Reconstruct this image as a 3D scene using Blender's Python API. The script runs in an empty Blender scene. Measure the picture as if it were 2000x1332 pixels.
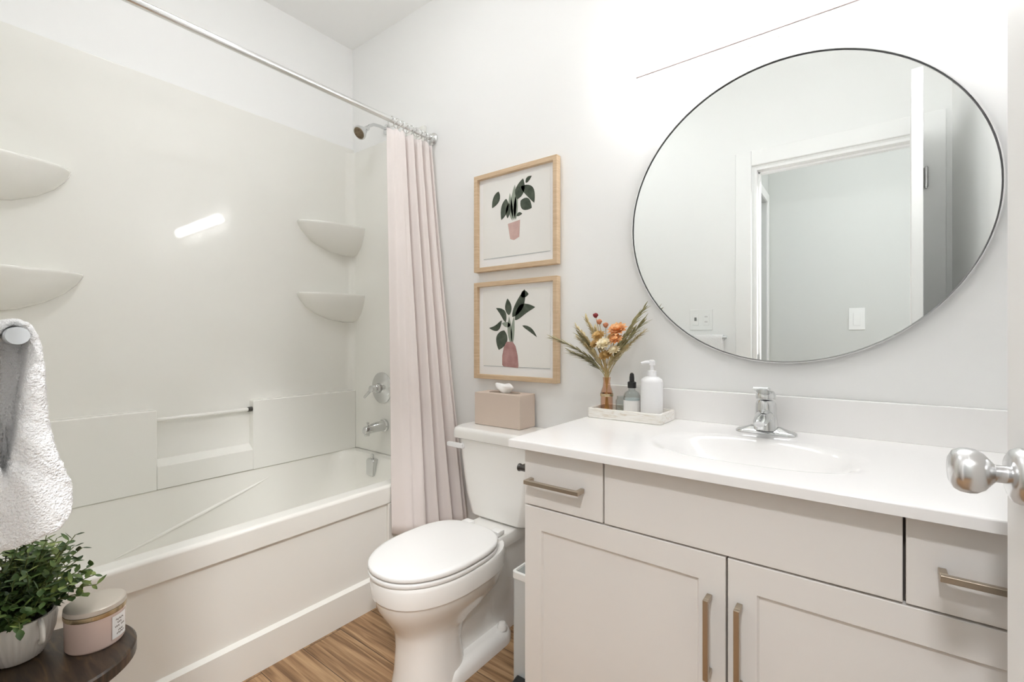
import bpy, bmesh, math, random
from mathutils import Vector, Matrix
PI = math.pi
C = bpy.context.scene.collection
scn = bpy.context.scene

# ------------------------------------------------------------------ camera
cd = bpy.data.cameras.new('camera')
cam = bpy.data.objects.new('camera', cd); C.objects.link(cam)
cd.sensor_width = 36.0
cd.lens = 906.0 * 36.0 / 2000.0
cd.shift_y = -(666.0 - 659.4) / 2000.0
cd.clip_start = 0.02
cam.location = (0, 0, 1.15)
cam.rotation_euler = (PI / 2, 0, math.radians(37.15))
scn.camera = cam

# ------------------------------------------------------------------ world, exposure, fill light
w = bpy.data.worlds.new('world'); scn.world = w; w.use_nodes = True
w.node_tree.nodes['Background'].inputs[0].default_value = (0.93, 0.97, 1.0, 1)
w.node_tree.nodes['Background'].inputs[1].default_value = 0.6
scn.view_settings.view_transform = 'Standard'
scn.view_settings.look = 'None'
scn.view_settings.gamma = 1.0
scn.view_settings.exposure = 1.02
scn.view_settings.use_curve_mapping = False
scn.cycles.max_bounces = 16
scn.cycles.diffuse_bounces = 10
scn.cycles.glossy_bounces = 8
scn.cycles.caustics_reflective = False

def area(name, loc, rot, sx, sy, power, col):
    l = bpy.data.lights.new(name, 'AREA'); l.shape = 'RECTANGLE'; l.size = sx; l.size_y = sy
    l.energy = power; l.color = col
    o = bpy.data.objects.new(name, l); C.objects.link(o); o.location = loc; o.rotation_euler = rot
    return o
# added fill light shining along the hallway from its open right end
area('hallway_fill', (2.3, -0.75, 1.5), (PI / 2, 0, PI / 2), 1.1, 2.2, 4, (1.0, 0.98, 0.96))

def spot(name, loc, target, power, cone, rad):
    l = bpy.data.lights.new(name, 'SPOT'); l.energy = power; l.spot_size = math.radians(cone); l.spot_blend = 0.8; l.shadow_soft_size = rad
    l.color = (0.985, 0.985, 1.0)
    o = bpy.data.objects.new(name, l); C.objects.link(o); o.location = loc
    o.rotation_euler = (Vector(target) - Vector(loc)).to_track_quat('-Z', 'Y').to_euler()
# two added fill spots under the hallway ceiling, aimed through the bathroom door
spot('hallway_fill_spot', (0.0, -0.64, 2.80), (-0.45, 0.9, 0.2), 88, 75, 0.12)
spot('hallway_fill_spot', (0.80, -0.64, 2.80), (-1.3, 0.85, 0.2), 125, 60, 0.12)

# ------------------------------------------------------------------ materials
def mat(name, col, rough=0.5, metal=0.0, spec=0.5, coat=0.0, emis=None, estr=0.0, trans=0.0, ior=1.45, sheen=0.0):
    m = bpy.data.materials.new(name); m.use_nodes = True
    b = m.node_tree.nodes['Principled BSDF']
    b.inputs['Base Color'].default_value = (*col, 1)
    b.inputs['Roughness'].default_value = rough
    b.inputs['Metallic'].default_value = metal
    b.inputs['Specular IOR Level'].default_value = spec
    b.inputs['Coat Weight'].default_value = coat
    b.inputs['Coat Roughness'].default_value = 0.08
    b.inputs['Transmission Weight'].default_value = trans
    b.inputs['IOR'].default_value = ior
    b.inputs['Sheen Weight'].default_value = sheen
    if emis:
        b.inputs['Emission Color'].default_value = (*emis, 1)
        b.inputs['Emission Strength'].default_value = estr
    return m

def nodes(m): return m.node_tree.nodes, m.node_tree.links, m.node_tree.nodes['Principled BSDF']

def add_bump(m, scale, strength, dist=0.002, detail=4.0, stretch=(1, 1, 1)):
    n, l, b = nodes(m)
    tc = n.new('ShaderNodeTexCoord'); mp = n.new('ShaderNodeMapping'); mp.inputs['Scale'].default_value = stretch
    t = n.new('ShaderNodeTexNoise'); t.inputs['Scale'].default_value = scale; t.inputs['Detail'].default_value = detail
    bu = n.new('ShaderNodeBump'); bu.inputs['Strength'].default_value = strength; bu.inputs['Distance'].default_value = dist
    l.new(tc.outputs['Object'], mp.inputs[0]); l.new(mp.outputs[0], t.inputs['Vector'])
    l.new(t.outputs[0], bu.inputs['Height']); l.new(bu.outputs[0], b.inputs['Normal'])
    return m

def add_noise_col(m, cols, scale, stretch=(1, 1, 1), detail=6.0, lo=0.3, hi=0.7, distort=0.0):
    n, l, b = nodes(m)
    tc = n.new('ShaderNodeTexCoord'); mp = n.new('ShaderNodeMapping'); mp.inputs['Scale'].default_value = stretch
    t = n.new('ShaderNodeTexNoise'); t.inputs['Scale'].default_value = scale; t.inputs['Detail'].default_value = detail
    t.inputs['Distortion'].default_value = distort
    r = n.new('ShaderNodeValToRGB'); cr = r.color_ramp
    cr.elements[0].position = lo; cr.elements[0].color = (*cols[0], 1)
    cr.elements[1].position = hi; cr.elements[1].color = (*cols[-1], 1)
    for i, c in enumerate(cols[1:-1]):
        e = cr.elements.new(lo + (hi - lo) * (i + 1) / (len(cols) - 1)); e.color = (*c, 1)
    l.new(tc.outputs['Object'], mp.inputs[0]); l.new(mp.outputs[0], t.inputs['Vector'])
    l.new(t.outputs[0], r.inputs[0]); l.new(r.outputs[0], b.inputs['Base Color'])
    return m

M = {}
M['wall'] = add_bump(mat('wall_paint', (0.87, 0.872, 0.865), 0.7), 180, 0.06, 0.001)
M['ceiling'] = mat('ceiling_paint', (0.89, 0.89, 0.885), 0.8)
M['trim'] = mat('trim_paint', (0.90, 0.90, 0.895), 0.35)
M['door'] = mat('door_paint', (0.84, 0.835, 0.82), 0.4)
M['hall_wall'] = mat('hall_paint', (0.66, 0.675, 0.655), 0.7)
M['hall_door'] = mat('hall_door_paint', (0.42, 0.43, 0.45), 0.5)
M['acrylic'] = mat('white_acrylic', (0.84, 0.835, 0.795), 0.035, spec=0.5)
M['tub'] = mat('tub_acrylic', (0.84, 0.83, 0.785), 0.14)
M['porcelain'] = mat('porcelain', (0.86, 0.85, 0.825), 0.08, coat=0.3)
M['seat'] = mat('seat_plastic', (0.81, 0.805, 0.79), 0.2)
M['counter'] = mat('cultured_marble', (0.88, 0.87, 0.86), 0.14)
M['cabinet'] = mat('cabinet_paint', (0.80, 0.775, 0.745), 0.42)
M['gap_shade'] = mat('painted_gap_shade', (0.10, 0.09, 0.08), 0.8)  # shade between the cabinet fronts, put into the colour
M['nickel'] = mat('brushed_bronze_nickel', (0.50, 0.43, 0.34), 0.32, metal=1.0)
M['satin'] = mat('satin_nickel', (0.72, 0.72, 0.72), 0.24, metal=1.0)
M['chrome'] = mat('chrome', (0.70, 0.71, 0.71), 0.06, metal=1.0)
M['rod'] = mat('rod_steel', (0.78, 0.78, 0.77), 0.2, metal=1.0)
M['barmetal'] = mat('towel_bar_metal', (0.62, 0.65, 0.67), 0.4, metal=0.35)
M['darkmetal'] = mat('gunmetal', (0.12, 0.115, 0.11), 0.3, metal=1.0)
M['bronze'] = mat('nozzle_bronze', (0.22, 0.17, 0.11), 0.5, metal=0.6)
M['mirror'] = mat('mirror_silver', (0.85, 0.872, 0.858), 0.0, metal=1.0)
M['mirror_edge'] = mat('mirror_rim_metal', (0.80, 0.80, 0.80), 0.3, metal=1.0)
M['diffuser'] = mat('light_diffuser', (0.95, 0.95, 0.95), 0.5, emis=(0.985, 0.99, 1.0), estr=11.5)
M['fixture'] = mat('fixture_metal', (0.26, 0.21, 0.20), 0.5, metal=0.0)
M['curtain'] = add_bump(mat('pink_curtain_cloth', (0.78, 0.715, 0.69), 0.85, sheen=0.2), 900, 0.1, 0.0006)
M['towel'] = add_bump(mat('white_terry', (0.93, 0.93, 0.93), 0.95, sheen=0.4), 420, 0.9, 0.004, detail=2.0)
M['box'] = mat('blush_tissue_box', (0.66, 0.55, 0.47), 0.55)
M['boxdark'] = mat('tissue_slot', (0.30, 0.24, 0.19), 0.7)
M['tissue'] = mat('tissue_paper', (0.92, 0.91, 0.90), 0.9)
M['canister'] = mat('bin_grey_steel', (0.60, 0.64, 0.65), 0.35, metal=0.2)
M['bin_lid'] = mat('bin_lid_grey', (0.28, 0.30, 0.29), 0.4)
M['bin_rim'] = mat('bin_white_rim', (0.82, 0.82, 0.80), 0.4)
M['black'] = mat('black_plastic', (0.02, 0.02, 0.02), 0.35)
M['white_plastic'] = mat('white_plastic', (0.84, 0.84, 0.85), 0.3)
M['plate'] = mat('switch_plate_white', (0.86, 0.87, 0.86), 0.35)
M['slot'] = mat('socket_slot_grey', (0.25, 0.26, 0.25), 0.6)
M['mat'] = mat('mat_board', (0.86, 0.86, 0.86), 0.9)
M['paper'] = mat('print_paper', (0.83, 0.82, 0.79), 0.9)
M['edge_shade'] = mat('print_edge_shade', (0.52, 0.54, 0.54), 0.9)  # grey that paints the shade along the print's lower edge
M['leaf_ink'] = add_noise_col(mat('leaf_ink', (0.06, 0.08, 0.06), 0.9), [(0.045, 0.06, 0.045), (0.10, 0.12, 0.09)], 40)
M['leaf_ink_pale'] = mat('pale_leaf_ink', (0.30, 0.34, 0.28), 0.9)
M['pot_ink_pale'] = add_noise_col(mat('pale_pot_ink', (0.60, 0.42, 0.38), 0.9), [(0.56, 0.38, 0.35), (0.66, 0.48, 0.43)], 30)
M['pot_ink_rose'] = add_noise_col(mat('rose_pot_ink', (0.42, 0.23, 0.22), 0.9), [(0.36, 0.19, 0.19), (0.48, 0.29, 0.27)], 30)
M['oak'] = add_noise_col(mat('pale_oak', (0.62, 0.46, 0.30), 0.5), [(0.56, 0.40, 0.25), (0.68, 0.52, 0.35)], 14, stretch=(1, 1, 12))
M['tray'] = add_noise_col(mat('tray_stone', (0.80, 0.77, 0.72), 0.4), [(0.62, 0.53, 0.42), (0.80, 0.77, 0.71), (0.86, 0.84, 0.80)], 18, stretch=(1, 3, 6), lo=0.28, hi=0.55, distort=1.5)
def glassmat(name, col, mix=0.9):
    m = bpy.data.materials.new(name); m.use_nodes = True
    n, l, b = nodes(m)
    out = n['Material Output']; tr = n.new('ShaderNodeBsdfTransparent'); tr.inputs[0].default_value = (*col, 1)
    gl = n.new('ShaderNodeBsdfGlossy'); gl.inputs['Roughness'].default_value = 0.03
    lw = n.new('ShaderNodeLayerWeight'); lw.inputs[0].default_value = 0.5
    fr = n.new('ShaderNodeMath'); fr.operation = 'POWER'; fr.inputs[1].default_value = 3.0; l.new(lw.outputs['Facing'], fr.inputs[0])
    mx = n.new('ShaderNodeMixShader'); l.new(fr.outputs[0], mx.inputs[0]); l.new(tr.outputs[0], mx.inputs[1]); l.new(gl.outputs[0], mx.inputs[2])
    l.new(mx.outputs[0], out.inputs[0]); n.remove(b)
    return m
M['glass'] = glassmat('clear_glass', (0.93, 0.95, 0.95))
M['glass_rose'] = glassmat('rose_glass', (0.95, 0.85, 0.78))
M['liquid'] = mat('pale_liquid', (0.68, 0.73, 0.74), 0.2)
M['label'] = mat('paper_label', (0.86, 0.85, 0.84), 0.7)
M['ink'] = mat('label_ink', (0.30, 0.27, 0.25), 0.8)
M['walnut'] = add_noise_col(mat('dark_walnut', (0.08, 0.05, 0.03), 0.35), [(0.028, 0.02, 0.015), (0.07, 0.045, 0.028), (0.15, 0.085, 0.045)], 9, stretch=(1.5, 9, 1), lo=0.35, hi=0.75, distort=0.8)
M['walnut_edge'] = mat('dark_table_edge', (0.045, 0.036, 0.03), 0.4)
M['blush_jar'] = mat('blush_candle_glass', (0.70, 0.55, 0.49), 0.2, coat=0.4)
M['gold'] = mat('brass_rim', (0.62, 0.50, 0.32), 0.25, metal=1.0)
M['lid_wood'] = mat('pale_champagne_lid', (0.66, 0.60, 0.53), 0.3, metal=0.5)
M['pot'] = mat('ribbed_white_pot', (0.72, 0.69, 0.64), 0.55)
M['soil'] = mat('potting_soil', (0.04, 0.028, 0.02), 0.9)
def leafmat(name, cols, scale=60):
    m = mat(name, cols[0], 0.42)
    return add_noise_col(m, cols, scale, detail=1.0, lo=0.35, hi=0.68)
M['foliage'] = leafmat('green_leaf', [(0.028, 0.06, 0.018), (0.07, 0.13, 0.032), (0.26, 0.33, 0.09)], 30)
M['stem'] = mat('plant_stem', (0.13, 0.16, 0.05), 0.6)
M['straw'] = leafmat('straw_stem', [(0.42, 0.30, 0.13), (0.60, 0.46, 0.22)], 40)
M['olive'] = leafmat('dried_olive_leaf', [(0.34, 0.31, 0.15), (0.52, 0.47, 0.26)], 40)
M['wheat'] = leafmat('wheat_ear', [(0.50, 0.40, 0.20), (0.68, 0.58, 0.35)], 60)
M['orange'] = leafmat('orange_petal', [(0.66, 0.26, 0.08), (0.85, 0.50, 0.24)], 60)
M['red'] = mat('dark_red_bud', (0.22, 0.02, 0.025), 0.6)
M['rust'] = mat('rust_bud', (0.50, 0.20, 0.10), 0.7)
M['cream'] = leafmat('cream_petal', [(0.72, 0.60, 0.36), (0.86, 0.78, 0.58)], 60)
M['ochre'] = leafmat('ochre_petal', [(0.45, 0.26, 0.08), (0.66, 0.44, 0.17)], 60)

def floor_mat():
    m = mat('oak_plank_floor', (0.3, 0.18, 0.09), 0.42)
    n, l, b = nodes(m)
    tc = n.new('ShaderNodeTexCoord')
    br = n.new('ShaderNodeTexBrick')
    br.offset = 0.37
    br.inputs['Color1'].default_value = (0, 0, 0, 1); br.inputs['Color2'].default_value = (1, 1, 1, 1)
    br.inputs['Mortar'].default_value = (0.5, 0.5, 0.5, 1)
    br.inputs['Scale'].default_value = 1.0; br.inputs['Mortar Size'].default_value = 0.0012
    br.inputs['Brick Width'].default_value = 1.2; br.inputs['Row Height'].default_value = 0.15
    l.new(tc.outputs['Object'], br.inputs['Vector'])
    mp = n.new('ShaderNodeMapping'); mp.inputs['Scale'].default_value = (1.7, 36, 1)
    l.new(tc.outputs['Object'], mp.inputs[0])
    ad = n.new('ShaderNodeVectorMath'); ad.operation = 'ADD'
    sc = n.new('ShaderNodeVectorMath'); sc.operation = 'SCALE'; sc.inputs['Scale'].default_value = 7.0
    l.new(br.outputs['Color'], sc.inputs[0]); l.new(mp.outputs[0], ad.inputs[0]); l.new(sc.outputs[0], ad.inputs[1])
    t = n.new('ShaderNodeTexNoise'); t.inputs['Scale'].default_value = 1.6; t.inputs['Detail'].default_value = 8; t.inputs['Distortion'].default_value = 0.7
    l.new(ad.outputs[0], t.inputs['Vector'])
    r = n.new('ShaderNodeValToRGB'); cr = r.color_ramp
    cr.elements[0].position = 0.30; cr.elements[0].color = (0.14, 0.072, 0.033, 1)
    cr.elements[1].position = 0.72; cr.elements[1].color = (0.52, 0.345, 0.19, 1)
    e = cr.elements.new(0.5); e.color = (0.33, 0.195, 0.098, 1)
    l.new(t.outputs[0], r.inputs[0])
    hs = n.new('ShaderNodeHueSaturation')
    mr = n.new('ShaderNodeMapRange'); mr.inputs['To Min'].default_value = 0.85; mr.inputs['To Max'].default_value = 1.15
    l.new(br.outputs['Color'], mr.inputs['Value']); l.new(mr.outputs[0], hs.inputs['Value']); l.new(r.outputs[0], hs.inputs['Color'])
    mx = n.new('ShaderNodeMix'); mx.data_type = 'RGBA'
    l.new(br.outputs['Fac'], mx.inputs['Factor']); l.new(hs.outputs[0], mx.inputs['A']); mx.inputs['B'].default_value = (0.05, 0.03, 0.015, 1)
    l.new(mx.outputs['Result'], b.inputs['Base Color'])
    bu = n.new('ShaderNodeBump'); bu.inputs['Strength'].default_value = 0.15; bu.inputs['Distance'].default_value = 0.002
    l.new(t.outputs[0], bu.inputs['Height']); l.new(bu.outputs[0], b.inputs['Normal'])
    return m
M['floor'] = floor_mat()

# ------------------------------------------------------------------ mesh helpers
class MB:
    """collects shapes in world coordinates; build() links them as ONE mesh object"""
    def __init__(s): s.v = []; s.f = []; s.mi = []; s.m = 0
    def add(s, vs, fs):
        o = len(s.v); s.v += [tuple(v) for v in vs]
        for f in fs: s.f.append([i + o for i in f]); s.mi.append(s.m)
        return s
    def box(s, x0, x1, y0, y1, z0, z1, b=0.0, seg=2):
        if b <= 0:
            vs = [(x, y, z) for z in (z0, z1) for y in (y0, y1) for x in (x0, x1)]
            return s.add(vs, [(0, 2, 3, 1), (4, 5, 7, 6), (0, 1, 5, 4), (2, 6, 7, 3), (0, 4, 6, 2), (1, 3, 7, 5)])
        bm = bmesh.new(); bmesh.ops.create_cube(bm, size=1.0)
        bmesh.ops.scale(bm, vec=(x1 - x0, y1 - y0, z1 - z0), verts=bm.verts)
        bmesh.ops.translate(bm, vec=((x0 + x1) / 2, (y0 + y1) / 2, (z0 + z1) / 2), verts=bm.verts)
        b = min(b, 0.49 * min(x1 - x0, y1 - y0, z1 - z0))
        bmesh.ops.bevel(bm, geom=bm.edges[:], offset=b, segments=seg, profile=0.5, affect='EDGES')
        return s.bm(bm)
    def bm(s, bm, mtx=None):
        bm.verts.index_update()
        vs = [(mtx @ v.co if mtx else v.co.copy()) for v in bm.verts]
        fs = [[v.index for v in f.verts] for f in bm.faces]; bm.free()
        return s.add(vs, fs)
    def loft(s, rings, cap0=True, cap1=True, closed=True):
        n = len(rings[0]); vs = [p for r in rings for p in r]; fs = []
        for i in range(len(rings) - 1):
            for j in range(n if closed else n - 1):
                k = (j + 1) % n
                fs.append((i * n + j, i * n + k, (i + 1) * n + k, (i + 1) * n + j))
        if cap0: fs.append(tuple(range(n - 1, -1, -1)))
        if cap1: fs.append(tuple(range((len(rings) - 1) * n, len(rings) * n)))
        return s.add(vs, fs)
    def lathe(s, c, prof, n=32, axis='z', mtx=None, cap0=True, cap1=True):
        """prof: (radius, height) along the axis from c"""
        rings = []
        for r, h in prof:
            ring = []
            for k in range(n):
                a = 2 * PI * k / n
                p = Vector((r * math.cos(a), r * math.sin(a), h))
                if axis == 'y': p = Vector((p.x, p.z, -p.y))
                elif axis == '-y': p = Vector((p.x, -p.z, p.y))
                elif axis == 'x': p = Vector((p.z, p.x, p.y))
                elif axis == '-x': p = Vector((-p.z, p.x, -p.y))
                if mtx: p = mtx @ p
                ring.append(Vector(c) + p)
            rings.append(ring)
        return s.loft(rings, cap0, cap1)
    def tube(s, pts, rad, n=10, caps=True):
        pts = [Vector(p) for p in pts]; rings = []
        if not hasattr(rad, '__len__'): rad = [rad] * len(pts)
        up = None
        for i, p in enumerate(pts):
            d = (pts[min(i + 1, len(pts) - 1)] - pts[max(i - 1, 0)]).normalized()
            if up is None:
                up = Vector((0, 0, 1)) if abs(d.z) < 0.9 else Vector((1, 0, 0))
            a = d.cross(up)
            if a.length < 1e-6: a = d.orthogonal()
            a.normalize(); b2 = a.cross(d).normalized(); up = b2
            rings.append([p + rad[i] * (math.cos(2 * PI * k / n) * a + math.sin(2 * PI * k / n) * b2) for k in range(n)])
        return s.loft(rings, caps, caps)
    def build(s, name, mats, parent=None, angle=35, bevel=0.0, sub=0, smooth=True, solid=0.0):
        me = bpy.data.meshes.new(name)
        off = Vector(parent_world(parent)) if parent else Vector((0, 0, 0))
        me.from_pydata([Vector(v) - off for v in s.v], [], s.f)
        ml = mats if isinstance(mats, (list, tuple)) else [mats]
        for m in ml: me.materials.append(m)
        if len(ml) > 1: me.polygons.foreach_set('material_index', s.mi)
        bm = bmesh.new(); bm.from_mesh(me); bmesh.ops.recalc_face_normals(bm, faces=bm.faces); bm.to_mesh(me); bm.free()
        if smooth:
            me.polygons.foreach_set('use_smooth', [True] * len(me.polygons))
            if angle < 180: me.set_sharp_from_angle(angle=math.radians(angle))
        me.update()
        o = bpy.data.objects.new(name, me); C.objects.link(o)
        if parent: o.parent = parent
        if solid:
            md = o.modifiers.new('solid', 'SOLIDIFY'); md.thickness = solid; md.offset = 0
        if bevel:
            md = o.modifiers.new('bevel', 'BEVEL'); md.width = bevel; md.segments = 2; md.limit_method = 'ANGLE'; md.angle_limit = math.radians(40)
        if smooth and angle < 180 and not sub:
            md = o.modifiers.new('normals', 'WEIGHTED_NORMAL'); md.keep_sharp = True; md.weight = 80
        if sub:
            md = o.modifiers.new('sub', 'SUBSURF'); md.levels = sub; md.render_levels = sub
        return o

def parent_world(o):
    v = Vector((0, 0, 0))
    while o: v += o.location; o = o.parent
    return v

def tag(o, label=None, cat=None, group=None, kind=None):
    if label: o['label'] = label
    if cat: o['category'] = cat
    if group: o['group'] = group
    if kind: o['kind'] = kind
    return o
def thing(name, loc, label, cat, group=None):
    o = bpy.data.objects.new(name, None); C.objects.link(o); o.location = loc; o.empty_display_size = 0.05
    return tag(o, label, cat, group)
def struct(mb, name, m, label=None, cat=None, **k):
    return tag(mb.build(name, m, **k), label, cat, None, 'structure')

def rrect(x0, x1, y0, y1, r, z, n=8):
    """rounded rectangle ring, counter-clockwise, 4*(n+1) points"""
    r = min(r, 0.499 * (x1 - x0), 0.499 * (y1 - y0)); out = []
    for cx, cy, a0 in ((x1 - r, y1 - r, 0), (x0 + r, y1 - r, PI / 2), (x0 + r, y0 + r, PI), (x1 - r, y0 + r, 1.5 * PI)):
        for k in range(n + 1):
            a = a0 + PI / 2 * k / n
            out.append(Vector((cx + r * math.cos(a), cy + r * math.sin(a), z)))
    return out
def egg(cx, yf, yb, hx, z, n=40, pf=2.0, pb=2.6, split=0.55):
    """egg-like outline: widest point at 'split' of the way from front to back"""
    ym = yf + (yb - yf) * split; out = []
    for k in range(n):
        a = 2 * PI * k / n; ca, sa = math.cos(a), math.sin(a)
        p = pb if sa > 0 else pf
        x = hx * math.copysign(abs(ca) ** (2 / p), ca)
        L = (yb - ym) if sa > 0 else (ym - yf)
        y = L * math.copysign(abs(sa) ** (2 / p), sa)
        out.append(Vector((cx + x, ym + y, z)))
    return out

# ------------------------------------------------------------------ room shell
D = 1.634; XL = -2.431; XR = 0.36; ZC = 2.864; T = 0.12
struct(MB().box(XL - T, 2.4, -1.25, D + T, -0.1, 0.0), 'floor', M['floor'], 'brown oak plank floor', 'floor')
struct(MB().box(XL - T, 2.4, -1.25, D + T, ZC, ZC + 0.1), 'ceiling', M['ceiling'], 'plain white ceiling over the bathroom', 'ceiling')
struct(MB().box(XL - T, XR + T, D, D + T, 0, ZC), 'wall_far', M['wall'], 'white wall behind toilet and vanity', 'wall')
struct(MB().box(XL - T, XL, -T, D, 0, ZC), 'wall_left', M['wall'], 'white wall along the bathtub', 'wall')
struct(MB().box(XR, XR + T, -T, D, 0, ZC), 'wall_right', M['wall'], 'white wall behind the open door', 'wall')
DX0, DX1, DZ = -0.549, 0.242, 2.214          # doorway
b = MB(); b.box(XL, DX0, -T, 0, 0, ZC); b.box(DX1, XR, -T, 0, 0, ZC); b.box(DX0, DX1, -T, 0, DZ, ZC)
struct(b, 'wall_near', M['wall'], 'white wall around the doorway, seen in the mirror', 'wall')
struct(MB().box(XL, -1.64, 0, 0.09, 0, ZC), 'wall_tub_end', M['wall'], 'short white wall closing the near end of the tub', 'wall')
# doorway trim
b = MB()
b.box(DX0 - 0.103, DX0 - 0.010, 0, 0.018, 0, DZ + 0.105); b.box(DX1 + 0.005, DX1 + 0.095, 0, 0.018, 0, DZ + 0.105)
b.box(DX0 - 0.010, DX1 + 0.005, 0, 0.018, DZ + 0.01, DZ + 0.105)
struct(b, 'trim_1', M['trim'], 'white door casing seen in the mirror', 'trim', bevel=0.004)
b = MB()
b.box(DX0, DX0 + 0.018, -T, 0, 0, DZ); b.box(DX1 - 0.018, DX1, -T, 0, 0, DZ); b.box(DX0 + 0.018, DX1 - 0.018, -T, 0, DZ - 0.018, DZ)
b.box(DX0 + 0.018, DX0 + 0.030, -0.08, -0.045, 0, DZ - 0.018); b.box(DX0 + 0.018, DX1 - 0.018, -0.08, -0.045, DZ - 0.03, DZ - 0.018)
jm = struct(b, 'trim_2', M['trim'], 'white door jamb lining the doorway in the mirror', 'trim', bevel=0.002)
sp = MB().box(DX0 + 0.0185, DX0 + 0.0205, -0.042, -0.012, 0.985, 1.045).build('strike_plate', M['satin'], jm)
struct(MB().box(-1.52, -0.80, D - 0.013, D, 0, 0.098), 'baseboard_far', M['trim'], 'white baseboard behind the toilet', 'baseboard', bevel=0.004)
# hallway behind the camera, seen in the mirror
HB = -1.08
struct(MB().box(-0.72, 2.4, HB - T, HB, 0, ZC), 'wall_hall', M['hall_wall'], 'pale grey hallway wall through the doorway in the mirror', 'wall')
b = MB(); b.box(-0.80, -0.625, HB, HB + 0.10, 0, ZC); b.box(-0.80, -0.625, -0.32, -T, 0, ZC); b.box(-0.80, -0.625, HB + 0.10, -0.32, 2.24, ZC)
struct(b, 'wall_hall_left', M['hall_wall'], 'end wall of the hallway with a doorway in it', 'wall')
b = MB(); b.box(-0.625, -0.611, HB + 0.035, HB + 0.10, 0, 2.31); b.box(-0.625, -0.611, -0.32, -0.25, 0, 2.31); b.box(-0.625, -0.611, HB + 0.10, -0.32, 2.24, 2.31)
struct(b, 'trim_3', M['trim'], 'white casing of the hallway doorway at left in the mirror', 'trim', bevel=0.003)
hd = struct(MB().box(-0.745, -0.705, HB + 0.105, -0.325, 0.01, 2.235), 'door_2', M['hall_door'], 'grey hallway door seen edge-on in the mirror', 'door', bevel=0.002)

# ------------------------------------------------------------------ open bathroom door at the right edge
hx, hy = 0.196, 0.014; ex, ey = 0.148, 0.865
dv = Vector((ex - hx, ey - hy, 0)); DL = dv.length; u = dv.normalized(); nrm = Vector((u.y, -u.x, 0))   # nrm points to +x
door = bpy.data.objects.new('door_1', None); C.objects.link(door); door.location = (hx, hy, 0)
tag(door, 'white door standing open at the right edge', 'door', None, 'structure')
def dpt(a, t, z): return Vector((hx, hy, 0)) + u * a + nrm * t + Vector((0, 0, z))
b = MB()
vs = [dpt(a, t, z) for z in (0.012, DZ - 0.022) for t in (0, 0.035) for a in (0, DL)]
b.add(vs, [(0, 2, 3, 1), (4, 5, 7, 6), (0, 1, 5, 4), (2, 6, 7, 3), (0, 4, 6, 2), (1, 3, 7, 5)])
b.build('door_slab', M['door'], door, bevel=0.002)
KA = DL - 0.060; KZ = 0.985
rot = Matrix((( -nrm.x, 0, u.x), (-nrm.y, 0, u.y), (0, 0, 0))).to_3x3()
def knob_set(side, name):
    base = dpt(KA, 0 if side < 0 else 0.035, KZ); ax = nrm * side
    z = ax; x = u; y = z.cross(x)
    m3 = Matrix((x, y, z)).transposed()
    k = MB(); k.lathe(base, [(0.012, 0.0), (0.012, 0.012), (0.0105, 0.014), (0.0105, 0.024), (0.014, 0.027), (0.0225, 0.034), (0.0268, 0.041), (0.0278, 0.048), (0.0268, 0.0555), (0.0235, 0.0615), (0.016, 0.0655), (0.0, 0.0665)], 40, mtx=m3, cap1=False)
    ko = k.build(name, M['satin'], door, angle=60)
    r = MB(); r.lathe(base, [(0.0335, 0.0), (0.0335, 0.004), (0.031, 0.009), (0.024, 0.013), (0.015, 0.0145), (0.0, 0.0145)], 40, mtx=m3, cap1=False)
    r.build('rosette', M['satin'], ko, angle=50)
knob_set(-1, 'door_knob'); knob_set(1, 'door_knob')
for hz in (0.25, 1.15, 1.98):
    h = MB(); h.loft([[dpt(a_, t_, z_) for a_, t_ in ((0.004, 0.034), (0.010, 0.034), (0.014, 0.060), (0.008, 0.060))] for z_ in (hz - 0.05, hz + 0.05)])
    h.tube([dpt(0.012, 0.063, hz - 0.05), dpt(0.012, 0.063, hz + 0.05)], 0.0105, 14); h.tube([dpt(0.012, 0.063, hz - 0.056), dpt(0.012, 0.063, hz + 0.056)], 0.006, 12)
    h.build('hinge', M['satin'], door)

# ------------------------------------------------------------------ bathtub
TX0, TX1, TY0, TY1, TZ = XL + 0.001, -1.655, 0.092, D - 0.002, 0.506
tub = thing('bathtub', (-2.04, 0.86, 0), 'white alcove bathtub with a panelled apron beside the toilet', 'bathtub')
def ring(z, fo, bk, e0, e1, r): return rrect(TX0 + bk, TX1 - fo, TY0 + e0, TY1 - e1, r, z, 8)
b = MB()
b.loft([ring(0, 0, 0, 0, 0, 0.004), ring(0.122, 0, 0, 0, 0, 0.004), ring(0.132, 0.016, 0, 0, 0, 0.004), ring(0.421, 0.016, 0, 0, 0, 0.004),
        ring(0.427, 0.000, 0, 0, 0, 0.004), ring(0.492, -0.001, 0, 0, 0, 0.006), ring(0.502, 0.004, 0, 0, 0, 0.012), ring(TZ, 0.013, 0.0, 0, 0, 0.02),
        ring(TZ + 0.001, 0.060, 0.045, 0.07, 0.06, 0.09), ring(TZ - 0.005, 0.070, 0.053, 0.085, 0.072, 0.10), ring(TZ - 0.04, 0.078, 0.060, 0.10, 0.085, 0.11),
        ring(0.34, 0.10, 0.075, 0.19, 0.11, 0.13), ring(0.20, 0.125, 0.10, 0.30, 0.14, 0.15), ring(0.14, 0.155, 0.13, 0.36, 0.17, 0.16), ring(0.115, 0.20, 0.18, 0.42, 0.22, 0.12)], True, True)
b.build('tub_shell', M['tub'], tub, angle=50)
MB().box(TX1 - 0.016, TX1, 1.292, TY1 - 0.002, 0.128, 0.424).build('apron_end_stile', M['tub'], tub, bevel=0.003)
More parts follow.
